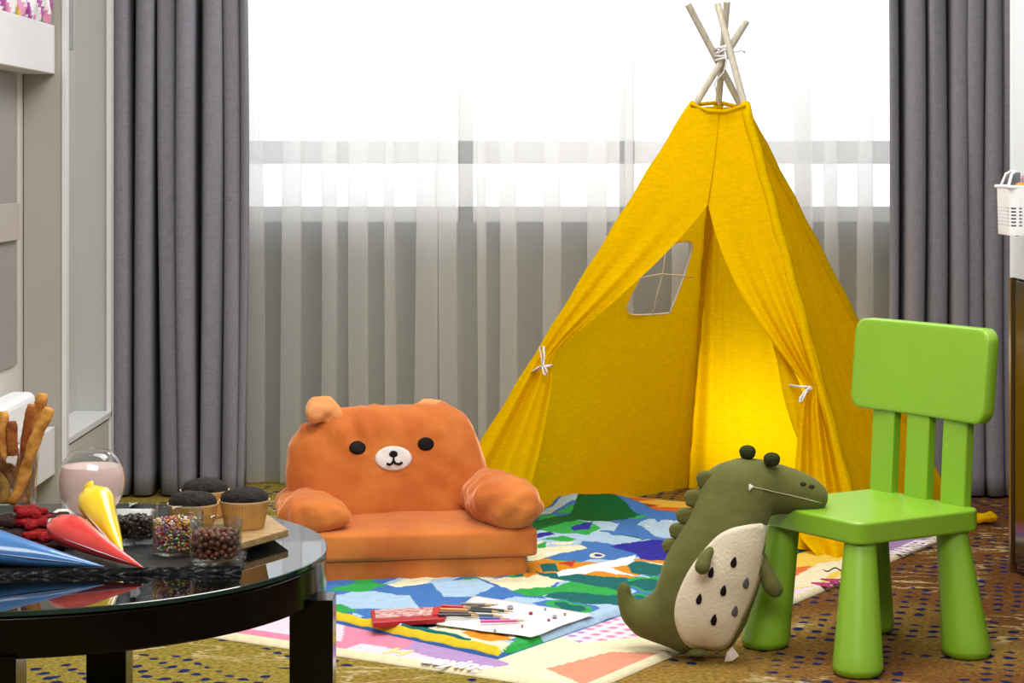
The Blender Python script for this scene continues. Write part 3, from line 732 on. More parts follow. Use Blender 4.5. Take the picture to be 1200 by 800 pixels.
def pad(x0, x1, y0, y1, z0, z1, puff, seedv, nn=26):
    V, Fc = rbox(x0, x1, y0, y1, z0, z1, .03, 6)
    # dense superellipsoid-like pad
    V, Fc = [], []; bm = bmesh.new(); bmesh.ops.create_cube(bm, size=2)
    bmesh.ops.subdivide_edges(bm, edges=bm.edges, cuts=nn, use_grid_fill=True)
    bm.verts.ensure_lookup_table()
    cx, cy, cz = (x0+x1)/2, (y0+y1)/2, (z0+z1)/2; hx, hy, hz = (x1-x0)/2, (y1-y0)/2, (z1-z0)/2
    rad = min(hx, hy, hz)*.34
    for v in bm.verts:
        p = Vector((v.co.x*hx, v.co.y*hy, v.co.z*hz)); q = Vector((max(-hx+rad, min(hx-rad, p.x)), max(-hy+rad, min(hy-rad, p.y)), max(-hz+rad, min(hz-rad, p.z))))
        d = p-q
        if d.length > 1e-9: p = q+d.normalized()*rad
        p.z += puff*(1-v.co.x**2)*(1-v.co.y**2)*(1 if v.co.z > 0 else 0)
        p.y -= puff*.5*(1-v.co.x**2)*(1-v.co.z**2)*(1 if v.co.y < 0 else 0)
        n = noise.noise(Vector((p.x*9+seedv, p.y*9, p.z*14))); p += p.normalized()*.004*n
        V.append(SL(cx+p.x, cy+p.y, cz+p.z))
    Fc = [tuple(v.index for v in f.verts) for f in bm.faces]; bm.free(); return V, Fc
wd = (f1-f0).length/2
mk('seat_base', *pad(-wd-.005, wd, 0, .42, .016, .078, .004, 1), M_bear, sofa, smooth=True)
mk('seat_cushion', *pad(-wd-.03, wd+.025, -.012, .42, .072, .142, .016, 9), M_bear, sofa, smooth=True)
lean = radians(12); nb = -(uy*cos(lean)+Vector((0, 0, -1))*-sin(lean)*-1).normalized()
nb = (uy*-cos(lean)+Vector((0, 0, sin(lean)))).normalized()
pb = SL(0, .30, .15)
bo = [(335, 575), (334, 550), (339, 525), (350, 504), (366, 490), (394, 479), (430, 476), (470, 475), (505, 471), (525, 475), (543, 488), (557, 508), (566, 530), (570, 552), (566, 580), (556, 612), (540, 640), (455, 648), (365, 644), (345, 615)]
bo = [onplane(x, y, pb, nb) for x, y in smoothpoly(bo, 5)]
V, Fc, n1 = inflate(bo, nb, .105, 22, 3.0)
V, Fc, N = weld(V, Fc)
top = max(v.z for v in V)
V = [v+n*(.005*noise.noise(v*11)+.014*max(0, min(1, (v.z-.27)/.10))*noise.noise(Vector((v.x*34+v.z*16, 0, v.z*7)))+.004*noise.noise(v*26)) for v, n in zip(V, N)]
V = [Vector((v.x, v.y, max(v.z, .018))) for v in V]
mk('backrest', V, Fc, M_bear, sofa, smooth=True)
bb = BVHTree.FromPolygons(V, Fc)
e1, _ = blob('ear', [(W(378, 479, 5.53), (.045, .035, .034)), (W(369, 484, 5.51), (.026, .03, .03)), (W(389, 487, 5.53), (.03, .03, .03))], .006, M_ear, sofa, 6, .006, 40)
e2, _ = blob('ear', [(W(504, 480, 5.62), (.042, .035, .030)), (W(497, 482, 5.62), (.03, .03, .027))], .006, M_ear, sofa, 6, .006, 40)
def arm(chain, nm='armrest'):
    balls = []
    for i in range(len(chain)-1):
        for t in range(6):
            f = t/6; a, b = chain[i], chain[i+1]
            balls.append((Vector(a[0]).lerp(Vector(b[0]), f), tuple(a[1][k]+(b[1][k]-a[1][k])*f for k in range(3))))
    balls.append((Vector(chain[-1][0]), chain[-1][1]))
    return blob(nm, balls, .007, M_bear, sofa, 8, .009, 26)
arm([(W(560, 580, 5.60), (.055, .07, .065)), (W(578, 580, 5.46), (.075, .08, .066)), (W(592, 588, 5.36), (.092, .075, .064)), (W(601, 593, 5.32), (.078, .06, .058))])
arm([(W(345, 592, 5.58), (.05, .07, .055)), (W(356, 596, 5.44), (.065, .08, .055)), (W(366, 601, 5.32), (.084, .07, .052)), (W(374, 604, 5.28), (.08, .055, .046))])
patch('eye', ell(419, 524.5, 9.8, 7.8), bb, M_dark, sofa, .002, 5, .003)
patch('eye', ell(499, 520, 9.4, 7.8), bb, M_dark, sofa, .002, 5, .003)
mz = patch('muzzle', ell(461, 537, 21.5, 14.5, 32), bb, M_muz, sofa, .002, 6, .004)
patch('nose', ell(461, 532, 5, 4.2), bb, M_dark, mz, .007, 3, .002)
h = lambda x, y: (lambda q: q[0]+q[1]*.0075)(bb.ray_cast(CAM, ray(x, y).normalized()))
mk('mouth', *tube([h(*p) for p in ((453, 543), (456, 544.5), (459, 543), (461, 539.5), (461, 534), (461, 539.5), (463, 543), (467, 544), (471, 541.5))], .0032, 8), M_dark, mz, smooth=True)

# ---------------------------------------------------------------- green chair
M_gr = mat('green_plastic', '80b024', .38, .8, var=.02, vs=8)
cx, cy, cth = .7596, 4.593, .56
cU = Vector((cos(cth), sin(cth), 0)); cV = Vector((-sin(cth), cos(cth), 0)); cO = Vector((cx, cy, 0))
def CL(u, v, z): return cO+cU*u+cV*v+Vector((0, 0, z))
ch = thing('childs_chair', cO.to_tuple(), 'bright green plastic childs chair with three back posts on the carpet', 'chair')
SH = .31
seatg = rbox(-.150, .203, -.150, .192, SH-.047, SH, .034, 8)
mk('seat', [CL(v.x, v.y, v.z) for v in seatg[0]], seatg[1], M_gr, ch, bevel=.006)
for (fu, fv), (tu, tv) in (((-.152, -.150), (-.108, -.108)), ((.155, -.150), (.150, -.108)), ((-.155, .150), (-.108, .138)), ((.143, .143), (.150, .145))):
    a, b = CL(fu, fv, 0), CL(tu, tv, SH-.045)
    prof = [(.040, 0), (.046, .003), (.0520, .013), (.0525, .018), (.050, .045), (.0325, 1)]
    V, Fc = [], []; n = 40
    for r, z in prof:
        zz = z if z < 1 else SH-.04; t = zz/(SH-.045); c = a.lerp(b, t)
        for i in range(n): an = 2*pi*i/n; V.append(Vector((c.x+r*cos(an), c.y+r*sin(an), zz)))
    for k in range(len(prof)-1):
        for i in range(n): Fc.append((k*n+i, k*n+(i+1) % n, (k+1)*n+(i+1) % n, (k+1)*n+i))
    Fc += [tuple(range(n))[::-1], tuple(range((len(prof)-1)*n, len(prof)*n))]
    o = mk('leg', V, Fc, M_gr, ch, smooth=True); q = o.modifiers.new('es', 'EDGE_SPLIT'); q.split_angle = radians(50)
for v0, v1 in ((.118, .190), (.005, .077), (-.112, -.038)):
    g = boxg(0, .024, v0, v1, 0, 1)
    V = [CL(.180+p.x-.0*p.z+.012*p.z, p.y+(.0)*p.z, SH-.01+p.z*.215) for p in g[0]]
    mk('back_post', V, g[1], M_gr, ch, bevel=.004)
# curved backrest slab
def slab(nu=28, nv=14):
    V, Fc = [], []
    v0, v1, z0, z1, R = -.175, .252, .492, .695, .030
    base = rbox(v0, v1, z0, z1, 0, 1, R, 8); n = len(base[0])//2; ring0 = [Vector((p.x, p.y, 0)) for p in base[0][:n]]; ring = []
    for i in range(n):
        a, b = ring0[i], ring0[(i+1) % n]; kk = max(1, int((b-a).length/.012))
        for t in range(kk): ring.append(a.lerp(b, t/kk))
    n = len(ring)
    c = Vector(((v0+v1)/2, (z0+z1)/2, 0))
    rings = [(1, 0), (.985, -.004), (.8, -.006), (.5, -.008), (.2, -.009)]
    def pt(p, d): # p in (v,z), d depth in u
        vv = (p.x-(v0+v1)/2)/((v1-v0)/2); return CL(.178+.012*(1-vv*vv)*1.0-.004+d+.02*(p.y-z0)/.2, p.x, p.y)
    lay = [(.02, 0), (.1, 0), (.2, 0), (.3, 0), (.4, 0), (.5, 0), (.6, 0), (.7, 0), (.8, 0), (.88, 0), (.95, 0), (.985, .0008), (1, .004), (1, .030), (.985, .034), (.9, .035), (.6, .035), (.3, .035), (.04, .035)]
    for s, d in lay:
        for p in ring: V.append(pt(c+(p-c)*s, d))
    for k in range(len(lay)-1):
        for i in range(n): Fc.append((k*n+i, k*n+(i+1) % n, (k+1)*n+(i+1) % n, (k+1)*n+i))
    Fc += [tuple(range(n))[::-1], tuple(range((len(lay)-1)*n, len(lay)*n))]
    return V, Fc
o = mk('backrest', *slab(), M_gr, ch, smooth=True)

# ---------------------------------------------------------------- crocodile plush
M_cr = velvet('olive_plush', '585a30', '65663a', .3)
M_crd = mat('dark_olive_plush', '34381f', .9, .1, bump=.3, bs=60)
M_belly = mat('cream_plush', 'd8cdb8', .95, .1, bump=.2, bs=150)
YD = 4.53; sc_ = YD/F*1.01
dino = thing('plush_crocodile', (W(825, 772, YD)-Vector((0, 0, W(825, 772, YD).z))).to_tuple(), 'olive green plush crocodile with cream belly resting its snout on the green chair', 'plush toy')
ch_ = [((731, 689), 8.5, 4.56), ((731, 703), 11, 4.56), ((740, 717), 15, 4.555), ((757, 727), 21, 4.55), ((780, 722), 33, 4.54), ((812, 714), 48, 4.53), ((823, 704), 58, 4.53), ((834, 672), 57, 4.53), ((846, 640), 50.5, 4.53),
       ((853, 612), 46, 4.54), ((861, 583), 44, 4.55), ((874, 573), 38, 4.56), ((892, 572), 33.5, 4.575), ((910, 573), 30, 4.585), ((928, 576), 26.5, 4.595), ((943, 580), 23, 4.60), ((952, 583), 19.5, 4.60)]
balls = []
for i in range(len(ch_)-1):
    (p, r, y), (p2, r2, y2) = ch_[i], ch_[i+1]
    for t in range(6):
        f = t/6; R = (r+(r2-r)*f)*sc_; yy = y+(y2-y)*f
        balls.append((W(p[0]+(p2[0]-p[0])*f, p[1]+(p2[1]-p[1])*f, yy), (R, R*(.74 if R > .05 else .95), R)))
balls.append((W(952, 583, 4.60), 19.5*sc_))
balls += [(W(838, 735, 4.52), (.052, .05, .052)), (W(806, 738, 4.53), (.055, .05, .05)), (W(790, 733, 4.53), (.05, .045, .04))]
db, bv = blob('body', balls, .007, M_cr, dino, 10, .004, 14)
bel = [(835, 633), (850, 622), (869, 616), (899, 615.5), (896, 650), (886, 691), (865, 736), (849, 760), (824, 762), (803, 754), (792, 732), (791, 710), (798, 687), (812, 661)]
pb_ = patch('belly', smoothpoly(bel, 3), bv, M_belly, dino, .0015, 10)
for x, y, c in ((859, 659, 0), (873, 683, 1), (847, 692, 0), (819, 702, 0), (860, 716, 1), (836, 726, 0), (833, 671, 0)):
    pl = [(x+2.2, y-7), (x+3.5, y+0), (x+1.5, y+5.2), (x-2.2, y+5), (x-3.4, y+1), (x-1, y-4)]
    patch('seed_patch', smoothpoly(pl, 2), bv, M_dark if not c else mat('grey_felt', '5c585c', .9), pb_, .004, 2)
for x, y, Y in ((876, 528.5, 4.56), (904.5, 537, 4.545)):
    blob('eye', [(W(x, y, Y), (.0185, .017, .0135)), (W(x, y+4, Y), (.017, .015, .010))], .003, M_crd, dino, 3)
for x0, y0, x1, y1 in ((820, 554, 836, 572), (806, 576, 823, 593), (796, 597, 813, 612), (788, 615, 804, 630), (780, 633, 795, 647)):
    x0 -= 4; y0 -= 1; y1 += 1
    o_ = [(x1+9, y0+5), (x1-4, y0-1), (x0+5, y0-1), (x0, y0+5), (x0+1, y0+11), (x0+4, y1-1), (x1+3, y1+2)]
    pts_ = [W(a, b, YD+.005) for a, b in smoothpoly(o_, 4)]
    V, Fc, _n = inflate(pts_, Vector((0, -1, 0)), .009, 8, 4)
    V, Fc, _n = weld(V, Fc); mk('back_spike', V, Fc, M_cr, dino, smooth=True)
def limb(pts_):
    b_ = []
    for i in range(len(pts_)-1):
        for t in range(5):
            f = t/5; a, c = pts_[i], pts_[i+1]; q = [a[k]+(c[k]-a[k])*f for k in range(4)]
            b_.append((W(q[0], q[1], q[2]), q[3]*sc_))
    a = pts_[-1]; b_.append((W(a[0], a[1], a[2]), a[3]*sc_)); blob('arm', b_, .0035, M_cr, dino, 4)
limb([(832, 645, 4.445, 5), (826, 654, 4.435, 8), (823, 664, 4.425, 9)])
limb([(893, 652, 4.53, 6), (897, 668, 4.52, 9), (904, 685, 4.515, 11), (908, 690, 4.515, 10)])
blob('foot', [(W(817, 764, 4.50), (.02, .02, .010))], .003, M_cr, dino, 2)
def onb(x, y, k=.0015): q = bv.ray_cast(CAM, ray(x, y).normalized()); return q[0]+q[1]*k if q[0] is not None else W(x, y, 4.56)
mk('mouth_seam', *tube([onb(*p) for p in ((880, 570), (895, 573.5), (910, 577), (925, 580), (940, 583.5), (952, 586.5), (962, 589))], .0014, 6), mat('pale_thread', 'a59f80', .8), dino, smooth=True)
patch('tooth', [(878, 567), (883, 570), (880, 572), (877, 576)], bv, M_muz, dino, .003, 2)
for x, y in ((941, 567), (951, 570)): patch('nostril', ell(x, y, 3.6, 2.4, 12), bv, M_crd, dino, .001, 2, .002)
tg = [W(849, 775, 4.47), W(852, 764, 4.46), W(858, 758, 4.455), W(866, 768, 4.45), W(858, 774, 4.46)]
mk('care_tag', tg, [(0, 1, 2, 3, 4)], M_muz, dino, solid=.001)

# ---------------------------------------------------------------- drawing things on the quilt
hq = .030
sheet = [G(556, 699, hq), G(697, 721, hq), G(622, 748, hq), G(511, 733, hq)]
def shp(u, v):
    p = (sheet[0]*(1-u)+sheet[1]*u)*(1-v)+(sheet[3]*(1-u)+sheet[2]*u)*v; return p+Vector((0, 0, .003+.003*noise.noise(Vector((u*3, v*3, 1)))))
M_paper = mat('white_paper', 'dcdad9', .8, .1, var=.02, vs=8)
pc = sum(sheet, Vector())/4
pap = mk('drawing_paper', *grid(shp, 14, 14), M_paper, smooth=True, origin=pc.to_tuple(), solid=.0006); tag(pap, 'white sheet of drawing paper on the quilt beside the pencil tin', 'paper')
for (x, y, s, c) in ((622, 721, 1.6, 0), (643, 729, 1.2, 0), (650, 725, 1.8, 1), (612, 736, 1.0, 0), (598, 714, 2.4, 1), (662, 722, 1, 0), (580, 741, 1.2, 1), (639, 716, 1.0, 1)):
    e = [G(px_, py_, hq)+Vector((0, 0, .0062)) for px_, py_ in ell(x, y, s*1.6, s, 10)]
    mk('drawn_mark', e, [tuple(range(10))], [mat('red_ink', 'a02a3a', .8), mat('grey_ink', '8d8a98', .8)][c], pap)
def pencil(x0, y0, x1, y1, c, label, tipc='2a2420', r=.0038, dz=0):
    a, b = G(x0, y0, hq), G(x1, y1, hq); d = (b-a).normalized()
    z = Vector((0, 0, r+.006+dz)); t = thing('pencil', a.to_tuple(), label, 'pencil', 'coloured pencils by the tin')
    body = b-d*.022
    mk('barrel', *tube([a+z, body+z], r, 6), mat('pencil_paint', c, .3, .5), t)
    mk('wooden_cone', *tube([body+z, b-d*.006+z], [r*.95, r*.35], 10), mat('pencil_wood', 'c9a070', .7), t)
    mk('lead_tip', *tube([b-d*.006+z, b+z], [r*.35, r*.05], 8), mat('pencil_lead', tipc, .5), t)
pencil(563, 733, 617, 732, 'cf2a86', 'magenta pencil lying nearest the front of the paper', 'd8a040')
pencil(562, 729, 598, 730, '27479a', 'short blue pencil behind the magenta pencil', '27479a')
pencil(541, 725, 590, 727, '2a4a44', 'dark green pencil in the middle of the loose pencils', 'b04040')
pencil(543, 721, 588, 723, '1c2b2a', 'black pencil just behind the dark green pencil', '208050', dz=.002)
pencil(552, 718, 602, 722, '3a4640', 'grey-green pencil pointing right at the back of the paper', 'a02a2a', dz=.001)
pencil(537, 717, 584, 713, '7a5a48', 'brown pencil at the back pointing to the far right', '2a2a2a')
pencil(540, 714.5, 580, 715.5, '6d6a6a', 'thin grey pencil lying across the back of the paper', '3a2a20', dz=.004)
# tin
tA, tB, tC, tD = G(437, 736, hq), G(521, 731, hq), G(527, 717, hq), G(434, 721, hq)
tin = thing('pencil_tin', ((tA+tC)/2).to_tuple(), 'open red pencil tin with printed lid on the quilt', 'pencil case')
def prism(pts, z0, z1):
    n = len(pts); V = [p+Vector((0, 0, z)) for z in (z0, z1) for p in pts]
    return V, [(i, (i+1) % n, n+(i+1) % n, n+i) for i in range(n)]+[tuple(range(n))[::-1], tuple(range(n, 2*n))]
M_red = mat('red_tin', 'a81c24', .35, .5); 
mk('tin_base', *prism([tA, tB, tC, tD], .001, .013), M_red, tin, bevel=.002)
def ins(a, b, c, d, u, v): return (a*(1-u)+b*u)*(1-v)+(d*(1-u)+c*u)*v
M_print = mat('lid_print', 'd9c9c4', .4, .5, c2='a8303a', vs=70)
mk('printed_lid', *prism([ins(tA, tB, tC, tD, *q) for q in ((.05, .28), (.8, .28), (.8, .95), (.05, .95))], .013, .0145), M_print, tin)
mk('lid_emblem', *prism([ins(tA, tB, tC, tD, *q) for q in ((.82, .25), (.97, .25), (.97, .95), (.82, .95))], .013, .0155), mat('lid_red', 'c02028', .35), tin)
for k, (c, v, nm, dark) in enumerate((('1d1a1c', .15, 'black pencil sticking furthest forward from the red tin', 0), ('4a2a22', .35, 'dark brown pencil poking out of the red tin', 0), ('c98a4a', .58, 'tan pencil poking out of the red tin', 0), ('c02424', .85, 'red pencil at the back edge of the red tin', 0))):
    a = ins(tA, tB, tC, tD, .9, v)+Vector((0, 0, .002)); b = a+(tB-tA).normalized()*(.095-.008*k)
    a.z = b.z = hq
    t = thing('pencil', a.to_tuple(), nm, 'pencil', 'coloured pencils by the tin'); z = Vector((0, 0, .0175+.0005*k)); d = (b-a).normalized()
    mk('barrel', *tube([a+z, b-d*.02+z*.72], .0038, 6), mat('pencil_paint', c, .3, .5), t)
    mk('wooden_cone', *tube([b-d*.02+z*.72, b+z*.6], [.0036, .0006], 8), mat('pencil_wood', 'c9a070', .7), t)

# ---------------------------------------------------------------- coffee table
HT = .45; tc_ = Vector((-.745, 3.328, 0)); TR = .455
M_black = mat('black_lacquer', '050505', .14, .22, var=.1, vs=4)
M_tglass = mat('dark_table_glass', '060b0b', .02, .6, ior=1.55, var=.05, vs=3)
M_gedge = mat('green_glass_edge', '0d2b2a', .08, .7, ior=1.55, var=.05, vs=3)
tb = thing('coffee_table', tc_.to_tuple(), 'round black coffee table with glass top in the left foreground', 'table')
V, Fc = lathe([(TR-.0015, HT-.008), (TR, HT-.007), (TR, HT-.001), (TR-.0015, HT)], 160, tc_)
fm = [1]*(len(Fc)-2)+[0, 0]
mk('glass_top', V, Fc, [M_tglass, M_gedge], tb, fm=fm)
V, Fc = lathe([(TR-.004, HT-.066), (TR-.001, HT-.063), (TR-.001, HT-.012), (TR-.004, HT-.0085)], 160, tc_)
o = mk('table_rim', V, Fc, M_black, tb, smooth=True); q = o.modifiers.new('es', 'EDGE_SPLIT'); q.split_angle = radians(40)
for lx_, ly_, w_ in ((-.308+.003, 3.27, .066), (-.710, 3.765, .070), (-.700, 2.90, .066), (-1.185, 3.35, .066)):
    mk('leg', *boxg(lx_-w_/2, lx_+w_/2, ly_-w_/2, ly_+w_/2, 0, HT-.060), M_black, tb, bevel=.002)
HB = HT+.010
def T(x, y, h=HT): return G(x, y, h)
# slate
sa, sb = T(-60, 676), T(283, 671); sd_ = Vector((sb.x-sa.x, sb.y-sa.y, 0)).normalized(); sp_ = Vector((-sd_.y, sd_.x, 0))
def slate():
    out = []
    cor = [sa-sd_*.1, sb, sb+sp_*.21, sa-sd_*.1+sp_*.21]
    for i in range(4):
        a, b = cor[i], cor[(i+1) % 4]; n = 60 if i % 2 == 0 else 22
        for k in range(n):
            p = a.lerp(b, k/n); out.append(p+Vector((random.uniform(-1, 1), random.uniform(-1, 1), 0))*.0018)
    n = len(out); V = []
    for z, s in ((0, 1), (.003, 1.002), (.006, .998), (.0098, .997)):
        for p in out: V.append(Vector((p.x*s+(1-s)*cor[0].x*0+(1-s)*-.65, p.y*s+(1-s)*3.2, HT+z))+Vector((random.uniform(-1, 1), random.uniform(-1, 1), 0))*.001)
    Fc = [(k*n+i, k*n+(i+1) % n, (k+1)*n+(i+1) % n, (k+1)*n+i) for k in range(3) for i in range(n)]+[tuple(range(n))[::-1], tuple(range(3*n, 4*n))]
    return V, Fc
sl = mk('slate_board', *slate(), mat('black_slate', '17181a', .45, .5, var=.3, vs=30, bump=.3, bs=90), origin=(-.65, 3.2, HT)); tag(sl, 'long black slate serving board with rough edges on the table', 'serving board')
# wooden board under the muffins
wb = [T(272, 648, .46), T(338, 629, .46), T(302, 603, .46), T(195, 620, .46)]
wv, wf = prism([Vector((p.x, p.y, HT)) for p in wb], .0106, .0228)
wo = mk('wooden_board', wv, wf, mat('pale_oak', 'a98d63', .5, .3, c2='8f7349', vs=14, stretch=(1.2, 9, 9)), origin=((wb[0]+wb[2])/2).to_tuple(), bevel=.002); tag(wo, 'pale wooden board carrying the muffins', 'board')
for nm in ():
    pass
# white tray under the candle
wt = rbox(-.085, .085, -.10, .10, 0, .006, .01)
ctr = Vector((-.70, 3.585, HT))
wt_ = mk('white_tray', [ctr+v for v in wt[0]], wt[1], M_muz, origin=ctr.to_tuple(), bevel=.001); tag(wt_, 'white tray under the pink candle glass', 'tray')

M_glass = thin_glass('clear_glass', 1.5, 'f1f5f5')
def cup(name, c, r, hgt, label, cat, base=.007, wall=.0022, taper=.97):
    V, Fc = lathe([(r*taper*.96, 0), (r*taper, .002), (r, hgt-.001), (r-wall/2, hgt), (r-wall, hgt-.001), (r*taper-wall, base+.001), (r*taper*.8, base)], 48, c)
    o = mk(name, V, Fc, M_glass, smooth=True, origin=Vector(c).to_tuple()); q = o.modifiers.new('es', 'EDGE_SPLIT'); q.split_angle = radians(60)
    return tag(o, label, cat)
j3 = Vector(((253-600)*3.175/F, 3.175, HB)); j2 = Vector(((208-600)*3.25/F, 3.25, HB)); j1 = Vector(((157-600)*3.335/F, 3.335, HB))
GG = 'small glass pots of toppings'
cup('glass_pot', j3, .0395, .064, 'short clear glass pot of milk chocolate pearls at the slate end', 'glass pot')['group'] = GG
cup('glass_pot', j2, .0395, .066, 'short clear glass pot of multicoloured sprinkles', 'glass pot')['group'] = GG
cup('glass_pot', j1, .0375, .058, 'short clear glass pot of dark chocolate chunks', 'glass pot')['group'] = GG
# chocolate pearls
M_milk = mat('milk_chocolate', '6f3a26', .35, .5)
def fill(c, R, z0, z1, r, n):
    out = []; tries = 0
    while len(out) < n and tries < 60000:
        tries += 1; a = random.uniform(0, 2*pi); q = (R-r)*sqrt(random.random())
        if random.random() < .6: q = (R-r)*random.uniform(.9, 1)
        p = c+Vector((q*cos(a), q*sin(a), random.uniform(z0+r, z1-r+.006*(1-q/R))))
        if all((p-k).length > r*1.75 for k in out): out.append(p)
    return out
bm = bmesh.new(); bmesh.ops.create_icosphere(bm, subdivisions=2, radius=.0046); pm_ = bpy.data.meshes.new('chocolate_pearl'); bm.to_mesh(pm_); bm.free()
pm_.materials.append(M_milk); pm_.polygons.foreach_set('use_smooth', [True]*len(pm_.polygons))
for p in fill(j3, .0365, .008, .048, .0046, 190):
    o = bpy.data.objects.new('chocolate_pearl', pm_); COL.objects.link(o); o.location = p
    tag(o, 'round milk chocolate pearl inside the foremost glass pot', 'sweet', 'chocolate pearls in the pot')
# sprinkles and chunks : uncountable
spm = [mat('sprinkle_'+n_, c_, .4, .5) for n_, c_ in (('white', 'e6ddd0'), ('yellow', 'd9b03a'), ('red', 'b02838'), ('pink', 'd88aa0'), ('green', '5a8a3a'), ('orange', 'd07028'), ('blue', '3a4a8a'))]
V, Fc, fm = [], [], []
for p in fill(j2, .0372, .008, .052, .0022, 1100):
    d = Vector((random.gauss(0, 1), random.gauss(0, 1), random.gauss(0, 1))).normalized()*.0024; k = random.choice((0, 0, 1, 1, 2, 3, 3, 4, 5, 6))
    v, f = tube([p-d, p-d*.4, p+d*.4, p+d], [.0009, .0017, .0017, .0009], 6); b = len(V); V += v; Fc += [tuple(i+b for i in q) for q in f]; fm += [k]*len(f)
o = mk('sprinkles', V, Fc, spm, smooth=True, origin=j2.to_tuple(), fm=fm); tag(o, 'multicoloured sugar sprinkles in the middle glass pot', 'sprinkles', kind='stuff')
V, Fc = [], []
for p in fill(j1, .034, .008, .042, .0042, 170):
    bm = bmesh.new(); bmesh.ops.create_icosphere(bm, subdivisions=1, radius=.0062, matrix=Matrix.Translation(p) @ Matrix.Rotation(random.uniform(0, 6), 4, Vector((1, random.random(), random.random())).normalized()) @ Matrix.Diagonal((1, .75, .6, 1)))
    bm.verts.ensure_lookup_table(); b = len(V); V += [v.co.copy() for v in bm.verts]; Fc += [tuple(v.index+b for v in f.verts) for f in bm.faces]; bm.free()
o = mk('chocolate_chunks', V, Fc, mat('dark_chocolate', '2a1712', .35, .5, var=.2, vs=60), origin=j1.to_tuple()); tag(o, 'dark chocolate chunks in the rear glass pot', 'chocolate', kind='stuff')

# muffins
M_kraft = mat('kraft_paper', 'b3874a', .6, .3, var=.12, vs=60)
M_rimp = mat('kraft_rim', 'd8b888', .6, .3)
M_muf = mat('chocolate_muffin', '1d1819', .85, .3, var=.35, vs=90, bump=.7, bs=150)
def muffin(c, label):
    t = thing('muffin', c.to_tuple(), label, 'muffin', 'chocolate muffins on the board')
    V, Fc = [], []; n = 96; Ls = [(.0305, 0), (.031, .001), (.0385, .040), (.0405, .043), (.0405, .0445), (.037, .043), (.030, .008)]
    for r, z in Ls:
        for i in range(n):
            a = 2*pi*i/n; rr = r*(1+(.016 if i % 2 and z < .042 else 0)); V.append(c+Vector((rr*cos(a), rr*sin(a), z)))
    for k in range(len(Ls)-1):
        for i in range(n): Fc.append((k*n+i, k*n+(i+1) % n, (k+1)*n+(i+1) % n, (k+1)*n+i))
    Fc += [tuple(range(n))[::-1], tuple(range((len(Ls)-1)*n, len(Ls)*n))]
    fm = [0]*n+[0]*n+[1]*(3*n)+[0]*n+[0, 0]
    mk('paper_cup', V, Fc, [M_kraft, M_rimp], t, fm=fm)
    V, Fc = lathe([(.034, .030), (.0375, .040), (.0385, .046), (.036, .052), (.030, .057), (.021, .0605), (.010, .062), (.002, .0625)], 40, c)
    V = [v+Vector((0, 0, .0035*noise.noise(v*70))) for v in V]
    mk('muffin_top', V, Fc, M_muf, t, smooth=True)
hw = HT+.0232
muffin(Vector(((286.5-600)*3.40/F, 3.40, hw)), 'dark chocolate muffin in kraft cup, rightmost on the wooden board')
muffin(Vector(((226-600)*3.365/F, 3.365, hw)), 'dark chocolate muffin in kraft cup behind the pots of sprinkles and pearls')
muffin(Vector(((240-600)*3.50/F, 3.50, hw)), 'dark chocolate muffin at the back, mostly hidden by two others')
# candle in egg-shaped glass
cc = Vector(((107-600)*3.6/F, 3.6, HT+.0065))
cd = thing('candle_jar', cc.to_tuple(), 'pink candle in a clear egg-shaped glass on the white tray', 'candle')
prof = []
for k in range(25):
    a = -pi/2+pi*.80*k/24; prof.append((.0565*cos(a), .060+.062*sin(a)))
prof = [(max(r, .018), max(z, 0)) for r, z in prof]
inner = [(max(.003, r-.002), z+.001) for r, z in prof[::-1]]
V, Fc = lathe(prof+inner, 56, cc); mk('glass_jar', V, Fc, M_glass, cd, smooth=True)
prof2 = [(r-.0018, max(z, .004)+.0005) for r, z in prof if z < .090]
V, Fc = lathe([(r, z) for r, z in prof2], 56, cc); mk('pink_wax', V, Fc, mat('pink_wax', 'e3c0b9', .6, .3, var=.03, vs=20), cd, smooth=False)
# glass of breadsticks
gc = Vector(((12-600)*3.58/F, 3.58, HT+.0002))
cup('tall_glass', gc, .047, .118, 'tall clear glass of breadsticks at the left of the table', 'glass', .010, .003, .85)
M_bread = mat('baked_breadstick', 'd9a048', .6, .3, c2='9a5a22', vs=34, bump=.4, bs=60)
M_bread2 = mat('dark_breadstick', 'a5622a', .6, .3, c2='6d3516', vs=26, bump=.4, bs=60)
sticks = [(-8, 602, 3.57, -18, 480, 3.56, .0085, 0, 'pale breadstick with its end cut off by the left edge'), (6, 600, 3.55, 3, 482, 3.56, .0085, 0, 'straight golden breadstick at the left of the glass'),
 (22, 596, 3.56, 13, 494, 3.55, .010, 1, 'short round-ended brown breadstick'), (28, 598, 3.60, 49, 461, 3.60, .0095, 0, 'tallest golden twisted breadstick in the glass'),
 (22, 600, 3.58, 36, 474, 3.57, .0085, 1, 'dark brown breadstick behind the tallest one'), (14, 598, 3.55, 57, 478, 3.54, .0095, 2, 'breadstick leaning furthest right out of the glass'),
 (28, 603, 3.56, -14, 512, 3.545, .009, 1, 'breadstick crossing low at the front of the glass'), (-2, 600, 3.59, 2, 500, 3.60, .009, 2, 'golden breadstick half hidden at the back of the glass')]
